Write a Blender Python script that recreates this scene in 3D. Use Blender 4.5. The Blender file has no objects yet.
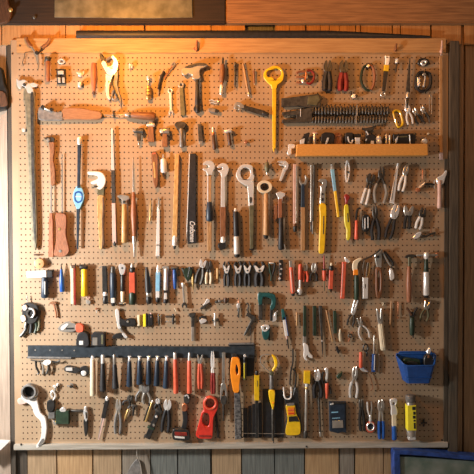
import bpy, bmesh, math, random
from mathutils import Vector, Matrix, Euler
from mathutils.geometry import tessellate_polygon
random.seed(7)
C = bpy.context.scene.collection
SC = bpy.context.scene
# ------------------------------------------------------------ camera
F = 474*1.35
cam = bpy.data.objects.new('camera', bpy.data.cameras.new('camera')); C.objects.link(cam)
cam.location = (0.005, -3.2072, 0.12696)
cam.rotation_euler = (1.549692, 0.0030904, -0.0088155)
cam.data.sensor_width = 36; cam.data.lens = 36*1.35
cam.data.clip_start = .05
SC.camera = cam
CM = Euler(cam.rotation_euler).to_matrix(); CL = Vector(cam.location)
def P(px, py, h=0.0):
    """point of the plane y=-h seen at photo pixel px,py"""
    d = CM @ Vector(((px-237)/F, -(py-237)/F, -1))
    return CL + d*((-h-CL.y)/d.y)
S0 = 0.005
# ------------------------------------------------------------ materials
MATS = {}
def mat(name, base, rough=.5, metal=0.0, var=.25, scale=30, base2=None, stretch=None, bump=.15, spec=.5, coat=0):
    m = bpy.data.materials.new(name); m.use_nodes = True
    nt = m.node_tree; b = nt.nodes['Principled BSDF']; N = nt.nodes.new; L = nt.links.new
    tc = N('ShaderNodeTexCoord'); mp = N('ShaderNodeMapping'); L(tc.outputs['Object'], mp.inputs[0])
    mp.inputs['Scale'].default_value = stretch or (1,1,1)
    no = N('ShaderNodeTexNoise'); no.inputs['Scale'].default_value = scale; no.inputs['Detail'].default_value = 4
    L(mp.outputs[0], no.inputs['Vector'])
    oi = N('ShaderNodeObjectInfo')
    cr = N('ShaderNodeValToRGB'); L(no.outputs['Fac'], cr.inputs[0])
    c2 = base2 or tuple(c*(1-var) for c in base); hi = base if base2 else tuple(min(1,c*(1+var)) for c in base)
    cr.color_ramp.elements[0].position = .35; cr.color_ramp.elements[1].position = .65
    cr.color_ramp.elements[0].color = (*c2,1); cr.color_ramp.elements[1].color = (*hi,1)
    hs = N('ShaderNodeHueSaturation'); mr = N('ShaderNodeMapRange'); L(oi.outputs['Random'], mr.inputs[0])
    mr.inputs['To Min'].default_value = .85; mr.inputs['To Max'].default_value = 1.15
    L(mr.outputs[0], hs.inputs['Value']); L(cr.outputs[0], hs.inputs['Color']); L(hs.outputs[0], b.inputs['Base Color'])
    b.inputs['Roughness'].default_value = rough; b.inputs['Metallic'].default_value = metal
    b.inputs['Specular IOR Level'].default_value = spec; b.inputs['Coat Weight'].default_value = coat
    if bump:
        bp = N('ShaderNodeBump'); bp.inputs['Strength'].default_value = bump; bp.inputs['Distance'].default_value = .002
        n2 = no
        if metal and scale == 22:
            n2 = N('ShaderNodeTexNoise'); n2.inputs['Scale'].default_value = 26; n2.inputs['Detail'].default_value = 0; L(mp.outputs[0], n2.inputs['Vector']); bp.inputs['Distance'].default_value = .004
        L(n2.outputs['Fac'], bp.inputs['Height']); L(bp.outputs[0], b.inputs['Normal'])
    MATS[name] = m; return m
G = (9, 9, 1)
mat('chrome', (.95,.94,.92), .26, .55, .05, 22, bump=0)
mat('white', (.90,.89,.86), .25, .3, .04, 22, bump=0)
mat('steel', (.50,.47,.42), .3, .65, .15, 22, bump=.1)
mat('grey', (.22,.21,.20), .5, .4, .25, 50)
mat('iron', (.075,.07,.062), .42, .5, .35, 60)
mat('dark', (.028,.027,.026), .4, .2, .3, 50)
mat('rubber', (.016,.016,.018), .5, 0, .3, 60)
mat('navy', (.018,.032,.055), .42, 0, .25, 50)
mat('castiron', (.26,.24,.17), .4, .5, .25, 40)
mat('umber', (.36,.19,.10), .45, 0, 0, 40, (.26,.13,.065), (1,7,7))
mat('mottled', (.17,.165,.16), .6, 0, 0, 90, (.02,.02,.022), bump=.5)
mat('olive', (.13,.125,.07), .5, .2, .25, 40)
mat('darkgreen', (.02,.04,.022), .45, 0, .3, 50)
mat('green', (.05,.13,.05), .45, 0, .2, 50)
mat('teal', (.02,.10,.10), .4, .1, .2, 50)
mat('red', (.62,.035,.02), .35, 0, .12, 40, coat=.3)
mat('darkred', (.26,.025,.018), .4, 0, .2, 40)
mat('coral', (.68,.12,.06), .4, 0, .12, 40)
mat('orange', (.88,.28,.015), .4, 0, .08, 40)
mat('yellow', (.85,.55,.012), .38, 0, .08, 40, coat=.2)
mat('lemon', (.85,.75,.04), .38, 0, .06, 40)
mat('blue', (.015,.085,.34), .38, 0, .15, 40)
mat('paleblue', (.22,.48,.68), .4, 0, .1, 40)
mat('brass', (.62,.42,.16), .35, .7, .15, 50)
mat('copper', (.5,.2,.1), .35, .6, .2, 50)
mat('wood', (.52,.32,.15), .5, 0, 0, 40, (.38,.20,.075), (7,7,1))
mat('honey', (.60,.40,.16), .45, 0, 0, 40, (.40,.22,.07), (7,7,1), coat=.2)
mat('brown', (.30,.13,.055), .5, 0, 0, 40, (.15,.06,.025), (7,7,1))
mat('redwood', (.40,.17,.085), .45, 0, 0, 40, (.24,.09,.042), (7,7,1))
mat('darkwood', (.13,.06,.03), .5, 0, 0, 40, (.06,.03,.016), (7,7,1))
mat('ivory', (.74,.66,.48), .45, 0, .08, 30)
mat('pink', (.62,.42,.36), .5, 0, .1, 30)
# ------------------------------------------------------------ mesh helpers
def link(name, bm, m, parent=None, smooth=True, ang=35):
    bmesh.ops.recalc_face_normals(bm, faces=bm.faces)
    me = bpy.data.meshes.new(name); bm.to_mesh(me); bm.free()
    if smooth:
        for p in me.polygons: p.use_smooth = True
        me.set_sharp_from_angle(angle=math.radians(ang))
    for mm in (m if isinstance(m, list) else [m]): me.materials.append(MATS[mm] if isinstance(mm, str) else mm)
    o = bpy.data.objects.new(name, me); C.objects.link(o)
    if parent: o.parent = parent
    return o
def area(p): return sum(p[i][0]*p[(i+1)%len(p)][1]-p[(i+1)%len(p)][0]*p[i][1] for i in range(len(p)))/2
def catmull(p, n=3, closed=True):
    out = []; N = len(p)
    for i in range(N if closed else N-1):
        g = lambda k: p[(i+k)%N] if closed else p[max(0,min(N-1,i+k))]
        a,b,c,d = g(-1),g(0),g(1),g(2)
        for j in range(n):
            t = j/n
            out.append(tuple(.5*((2*b[k])+(-a[k]+c[k])*t+(2*a[k]-5*b[k]+4*c[k]-d[k])*t*t+(-a[k]+3*b[k]-3*c[k]+d[k])*t**3) for k in range(len(b))))
    if not closed: out.append(tuple(p[-1]))
    return out
def inset(p, d):
    n = len(p); out = []
    for i in range(n):
        a,b,c = p[i-1],p[i],p[(i+1)%n]
        e1 = Vector((b[0]-a[0], b[1]-a[1])); e2 = Vector((c[0]-b[0], c[1]-b[1]))
        if e1.length < 1e-6 or e2.length < 1e-6: out.append(b); continue
        e1.normalize(); e2.normalize()
        n1 = Vector((-e1.y, e1.x)); n2 = Vector((-e2.y, e2.x)); m = n1+n2
        if m.length < .3: m = n1
        m.normalize(); k = d/max(.6, m.dot(n1)); out.append((b[0]+m.x*k, b[1]+m.y*k))
    return out
def extrude(bm, loops, w0, w1, bev, X):
    """loops[0] outer, others holes; flat (u,v) outlines between depths w0,w1; X maps (u,v,w)->Vector"""
    L = []
    for i, p in enumerate(loops):
        p = [(q[0], q[1]) for q in p]
        if (area(p) < 0) == (i == 0): p = p[::-1]
        L.append(p)
    ins = [inset(p, bev) for p in L] if bev else L
    lev = [(w0, ins), (w0+bev, L), (w1-bev, L), (w1, ins)] if bev else [(w0, L), (w1, L)]
    if bev and w0 <= 0.01 and not bev > .01: lev = lev[1:]
    R = [[[bm.verts.new(X(q[0], q[1], w)) for q in p] for p in ps] for w, ps in lev]
    for a, b in zip(R, R[1:]):
        for pa, pb in zip(a, b):
            for i in range(len(pa)):
                j = (i+1) % len(pa); bm.faces.new((pa[i], pa[j], pb[j], pb[i]))
    tri = tessellate_polygon([[Vector((q[0], q[1], 0)) for q in p] for p in L])
    for ring in (R[0], R[-1]):
        fl = [v for p in ring for v in p]
        for t in tri:
            try: bm.faces.new([fl[k] for k in t])
            except ValueError: pass
def sweep(bm, pts, rad, X, n=8, caps=True, closed=False):
    pts = [Vector(p) for p in pts]; N = len(pts); rings = []
    if not isinstance(rad, (list, tuple)): rad = [rad]*N
    for i, p in enumerate(pts):
        a = pts[i-1] if (i or closed) else p; b = pts[(i+1)%N] if (i < N-1 or closed) else p
        t = (b-a).normalized(); up = Vector((0,0,1)) if abs(t.z) < .9 else Vector((1,0,0))
        s = t.cross(up).normalized(); q = s.cross(t)
        rings.append([bm.verts.new(X(*(p+(s*math.cos(2*math.pi*k/n)+q*math.sin(2*math.pi*k/n))*rad[i]))) for k in range(n)])
    pairs = list(zip(rings, rings[1:])) + ([(rings[-1], rings[0])] if closed else [])
    for a, b in pairs:
        for k in range(n): bm.faces.new((a[k], a[(k+1)%n], b[(k+1)%n], b[k]))
    if caps and not closed:
        bm.faces.new(rings[0]); bm.faces.new(rings[-1][::-1])
def lathe(bm, prof, X, u=0, w=0, axis='v', sq=1.0, n=14):
    rings = []
    for v, r in prof:
        ring = []
        for k in range(n):
            c, s = math.cos(2*math.pi*k/n)*r, math.sin(2*math.pi*k/n)*r*sq
            ring.append(bm.verts.new(X(u+c, v, w+s) if axis == 'v' else X(v, u+c, w+s) if axis == 'u' else X(u+c, w+s/sq, v)))
        rings.append(ring)
    for a, b in zip(rings, rings[1:]):
        for k in range(n): bm.faces.new((a[k], a[(k+1)%n], b[(k+1)%n], b[k]))
    bm.faces.new(rings[0]); bm.faces.new(rings[-1][::-1])
def circ(cx, cy, r, n=20, ry=None, a0=0, a1=360):
    k = n if a1-a0 == 360 else n+1
    return [(cx+r*math.cos(math.radians(a0+(a1-a0)*i/n)), cy+(ry or r)*math.sin(math.radians(a0+(a1-a0)*i/n))) for i in range(k)]
def rp(v0, v1, r0, r1, rm=None):
    """profile of a round bar with softened ends"""
    e = min(abs(v1-v0)*.2, min(r0, r1)*.6)
    if rm is None: rm = (r0+r1)/2
    return [(v0, r0*.45), (v0+e*.35, r0*.85), (v0+e, r0), ((v0+v1)/2, rm), (v1-e, r1), (v1-e*.35, r1*.85), (v1, r1*.45)]
JAW = [(-.3,1.05),(-.72,.5),(-.9,-.1),(-.66,-.8),(-.36,-.95),(-.4,-.2),(-.05,.12),(.3,-.12),(.44,-.85),(.72,-.68),(.9,0),(.7,.55),(.3,1.05)]
ADJ = [(-.3,1.35),(-.34,.72),(-.8,.5),(-.86,.22),(-.1,.1),(-.02,-.32),(-.84,-.42),(-1.0,-.72),(-.5,-1.0),(.2,-1.0),(.72,-.62),(.9,-.05),(.72,.6),(.34,1.35)]
CLAW = [(-.5,-.3),(-.5,.34),(-.4,.34),(-.32,.14),(-.14,.1),(-.12,.5),(.1,.5),(.1,.06),(.26,-.02),(.42,.12),(.5,.36),(.46,-.02),(.3,-.32),(.08,-.48),(-.14,-.42),(-.3,-.2),(-.4,-.3)]
PICK = [(-.5,-.2),(-.5,.25),(-.4,.28),(-.2,.2),(-.12,.5),(.12,.5),(.18,.12),(.5,.1),(.5,-.12),(.15,-.42),(-.15,-.42),(-.35,-.22)]
THINGS = []
class T:
    def __init__(s, name, cat, label, A, B=None, group=None, hp=2.5, lift=0):
        if not lift and hp == 2.5: lift = 1.0
        s.name, s.cat, s.label, s.group, s.A, s.B = name, cat, label, group, A, B
        s.hp, s.lift = hp+lift, lift
        a = P(A[0], A[1], s.hp*S0)
        if B:
            dx, dy = B[0]-A[0], B[1]-A[1]; s.L = math.hypot(dx, dy); s.d = (dx/s.L, dy/s.L)
        else: s.d = (0, 1); s.L = 1
        q = P(A[0]+s.d[0]*100, A[1]+s.d[1]*100, s.hp*S0) - a
        s.k = q.length/100
        th = math.atan2(-q.x, -q.z)
        s.root = bpy.data.objects.new(name, None); C.objects.link(s.root)
        s.root.empty_display_size = .01
        s.root.location = a; s.root.rotation_euler = (0, th, 0)
        s.parts = []; s.wc = None; THINGS.append(s)
    def X(s, u, v, w): return Vector((u*s.k, -(w+s.lift)*S0 + s.hp*S0, -v*s.k))
    def V(s, u, y):
        if s.B is None: return (u-s.A[0], y-s.A[1])
        if abs(s.d[1]) >= abs(s.d[0]): return (u, (y-s.A[1])/s.d[1])
        return (u, (y-s.A[0])/s.d[0])
    def add(s, part, bm, m, parent=None, **k):
        o = link(part, bm, m, parent or s.root, **k); s.parts.append((o, parent)); return o
    def ext(s, part, m, loops, w0, w1, bev=.3, parent=None, conv=True):
        if not isinstance(loops[0][0], (tuple, list)): loops = [loops]
        bm = bmesh.new(); extrude(bm, [[s.V(*q) for q in l] if conv else l for l in loops], w0, w1, min(bev, (w1-w0)*.3), s.X)
        return s.add(part, bm, m, parent)
    def tube(s, part, m, pts, r, parent=None, n=8, sm=0, closed=False):
        if sm: pts = catmull(pts, sm, closed)
        bm = bmesh.new(); sweep(bm, [(*s.V(p[0], p[1]), p[2]) for p in pts], r, s.X, n, closed=closed)
        return s.add(part, bm, m, parent)
    def done(s):
        if s.root is None: return
        tops = [o for o, p in s.parts if p is None]
        tgt = s.root
        if len(tops) == 1:
            o = tops[0]; o.parent = None; o.location = s.root.location; o.rotation_euler = s.root.rotation_euler
            bpy.data.objects.remove(s.root); s.root = tgt = o
            o.name = s.name; o.data.name = s.name
        tgt['label'] = s.label; tgt['category'] = s.cat
        if s.group: tgt['group'] = s.group
def num(x): return float(x)
def pts(tok): return [tuple(map(float, t.split(','))) for t in tok]
def build(line):
    f = [x.strip() for x in line.split('|')]
    name, cat, label, ab, segs = f[:5]; group = f[5] if len(f) > 5 and f[5] else None
    opt = dict(x.split('=') for x in f[6].split()) if len(f) > 6 else {}
    c = [float(x) for x in ab.split(',')]
    lift = float(opt.get('lift', 0))
    t = T(name, cat, label, (c[0], c[1]), (c[2], c[3]) if len(c) > 2 else None, group, lift=lift, hp=float(opt.get('hp', 2.5)))
    S = [x.split() for x in segs.split(';') if x.strip()]
    if name == '-': return
    wc = .6
    for q in S:
        a = [x for x in q[3:] if '=' not in x]; kw = dict(x.split('=') for x in q if '=' in x)
        if 'w' in kw: continue
        if q[2] == 'r': wc = max(wc, max(map(float, a[2:5]))*float(kw.get('sq', 1)))
        elif q[2] == 'f': wc = max(wc, float(a[4])/2)
        elif q[2] in ('open','adj','ring','x'): wc = max(wc, float(kw.get('th', 1.6))/2)
        elif q[2] in ('claw','pick'): wc = max(wc, float(a[2])*.28)
        elif q[2] == 'h': wc = max(wc, max(map(float, a[2:4])))
        elif q[2] == 't': wc = max(wc, float(a[0]))
    wc += .03; wc = float(opt.get('wc', wc)); last = None
    for q in S:
        sub = q[0].startswith('>'); part = q[0].lstrip('>'); m = q[1]; sh = q[2]
        a = [x for x in q[3:] if '=' not in x]; kw = dict(x.split('=') for x in q[3:] if '=' in x)
        u = float(kw.get('u', 0)); w = float(kw.get('w', wc)); sq = float(kw.get('sq', 1)); th = float(kw.get('th', 1.6))
        rot = math.radians(float(kw.get('rot', 0))); sx = -1 if 'flip' in kw else 1
        par = last if sub else None
        bm = bmesh.new(); X = t.X
        def place(poly, cy, k, ky=None):
            out = []
            for x, y in poly:
                x *= k*sx; y *= (ky or k)
                out.append((u+x*math.cos(rot)-y*math.sin(rot), cy+x*math.sin(rot)+y*math.cos(rot)))
            return out
        if sh == 'r':
            r = list(map(float, a[2:]))
            u0, v0 = t.V(u if t.B else t.A[0]+u, float(a[0])); v1 = t.V(0, float(a[1]))[1]
            lathe(bm, rp(v0, v1, *r), X, u, w, sq=sq)
        elif sh == 'f':
            v0 = t.V(0, float(a[0]))[1]; v1 = t.V(0, float(a[1]))[1]; h0, h1, th = map(float, a[2:5])
            extrude(bm, [[(u-h0, v0), (u+h0, v0), (u+h1, v1), (u-h1, v1)]], w-th/2, w+th/2, min(.3, th*.25, min(h0, h1)*.5+.05), X)
        elif sh in ('open', 'adj', 'claw', 'pick'):
            v0 = t.V(0, float(a[0]))[1]; k = float(a[1])
            base = {'open': JAW, 'adj': ADJ, 'claw': CLAW, 'pick': PICK}[sh]
            if sh in ('open', 'adj'):
                if len(a) > 2 and float(a[2]) > 0: rot += math.pi
                poly = place(catmull(base, 3), v0, k)
            else: th = float(a[2])*.56; poly = place(catmull(base, 3), v0, k, float(a[2]))
            extrude(bm, [poly], w-th/2, w+th/2, min(.45, th*.25), X)
        elif sh == 'ring':
            v0 = t.V(0, float(a[0]))[1]; R, r = float(a[1]), float(a[2]); st = float(kw.get('st', 1))
            extrude(bm, [circ(u, v0, R, 24, R*st), circ(u, v0, r, 24, r*st)], w-th/2, w+th/2, min(.4, (R-r)*.3), X)
        elif sh == 'h':       # bar across the tool, from -a0 to +a1, radii
            v0 = t.V(0, float(a[4]))[1]; x0, x1, r0, r1 = map(float, a[:4])
            lathe(bm, rp(u+x0, u+x1, r0, r1, float(kw['rm']) if 'rm' in kw else None), X, v0, w, axis='u')
        elif sh == 'z':       # knob pointing out of the board: y, r, w0, w1
            v0 = t.V(0, float(a[0]))[1]
            r = float(a[1]); z0, z1 = float(a[2]), float(a[3])
            lathe(bm, [(z0, r*.9), (z0+.2, r), (z1-.3, r), (z1, r*.8)], X, u, v0, axis='z')
        elif sh == 't':
            pp = [(*t.V(p[0], p[1]), p[2] if len(p) > 2 else w) for p in pts(a[1:])]
            if 'sharp' not in kw and len(pp) > 2: pp = catmull(pp, 4, 'closed' in kw)
            rr = float(a[0])
            if 'r1' in kw: rr = [rr+(float(kw['r1'])-rr)*i/(len(pp)-1) for i in range(len(pp))]
            sweep(bm, pp, rr, X, 8, closed='closed' in kw)
        elif sh in ('p', 'x'):  # flat outline; a '/' starts a hole
            loops = [[]]
            for tok in a:
                if tok == '/': loops.append([])
                else: loops[-1].append(t.V(*map(float, tok.split(','))))
            if sh == 'p' and 'sm' in kw or sh == 'x': loops = [catmull(l, 3) for l in loops]
            w0 = float(kw.get('w0', w-th/2)); w1 = float(kw.get('w1', w0+th))
            extrude(bm, loops, w0, w1, min(float(kw.get('bev', .55)), (w1-w0)*.3), X)
        else: raise Exception(line)
        o = t.add(part, bm, m, par)
        if not sub: last = o
        if 'lab' in kw: o['label'] = kw['lab'].replace('_', ' ')
    return t
def pliers(line):
    """label|ax,ay,bx,by|jawlen,jw,hr,spread|jawmat,gripmat|opts"""
    f = [x.strip() for x in line.split('|')]
    nm, cat = (f[5].split(',') if len(f) > 5 and f[5] else ('pliers', 'pliers'))
    c = list(map(float, f[1].split(','))); jl, jw, hr, sp = map(float, f[2].split(',')); jm, gm = f[3].split(',')
    opt = dict(x.split('=') for x in f[4].split()) if len(f) > 4 else {}
    t = T(nm, cat, f[0], (c[0], c[1]), (c[2], c[3]), opt.get('group', '').replace('_', ' ') or None, lift=float(opt.get('lift', 0)))
    L = t.L; th = max(1.2, min(2.4, jw*.5)); wc = max(hr, th/2)+.05; op = float(opt.get('open', .12)); X = t.X
    for s in (-1, 1):
        j = [(s*op*jw, 0), (s*(op+.22)*jw, 0), (s*.55*jw, jl*.45), (s*.5*jw, jl*.95), (s*.18*jw, jl+jw*.4), (-s*.1*jw, jl*1.0), (s*.04*jw, jl*.6)]
        bm = bmesh.new(); extrude(bm, [catmull(j, 3)], wc-th/2, wc+th/2, min(.3, th*.2), X)
        t.add('jaw', bm, jm)
    bm = bmesh.new(); lathe(bm, [(wc, jw*.2), (wc+th/2+.25, jw*.2), (wc+th/2+.35, jw*.12)], X, 0, jl, axis='z'); t.add('pivot_bolt', bm, jm)
    y0 = jl+jw*.15; bow = float(opt.get('bow', 1.25)); gs = float(opt.get('gs', .3))
    for s in (-1, 1):
        q = catmull([(s*jw*.15, y0, wc), (s*sp*.5*bow*.75, y0+(L-y0)*.3, wc), (s*sp*.5*bow, y0+(L-y0)*.6, wc), (s*sp*.5, L, wc)], 5, False)
        n = len(q); k = int(n*gs)
        if gs > 0:
            bm = bmesh.new(); sweep(bm, q[:k+2], hr*.8, X); h = t.add('handle', bm, jm)
            bm = bmesh.new(); qq = q[k:]; sweep(bm, qq, [hr*.8]+[hr]*(len(qq)-2)+[hr*.75], X); g = t.add('grip', bm, gm, h)
        else:
            bm = bmesh.new(); sweep(bm, q, [hr*1.1]+[hr]*(n-2)+[hr*.7], X); t.add('handle', bm, gm)
    return t
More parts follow.
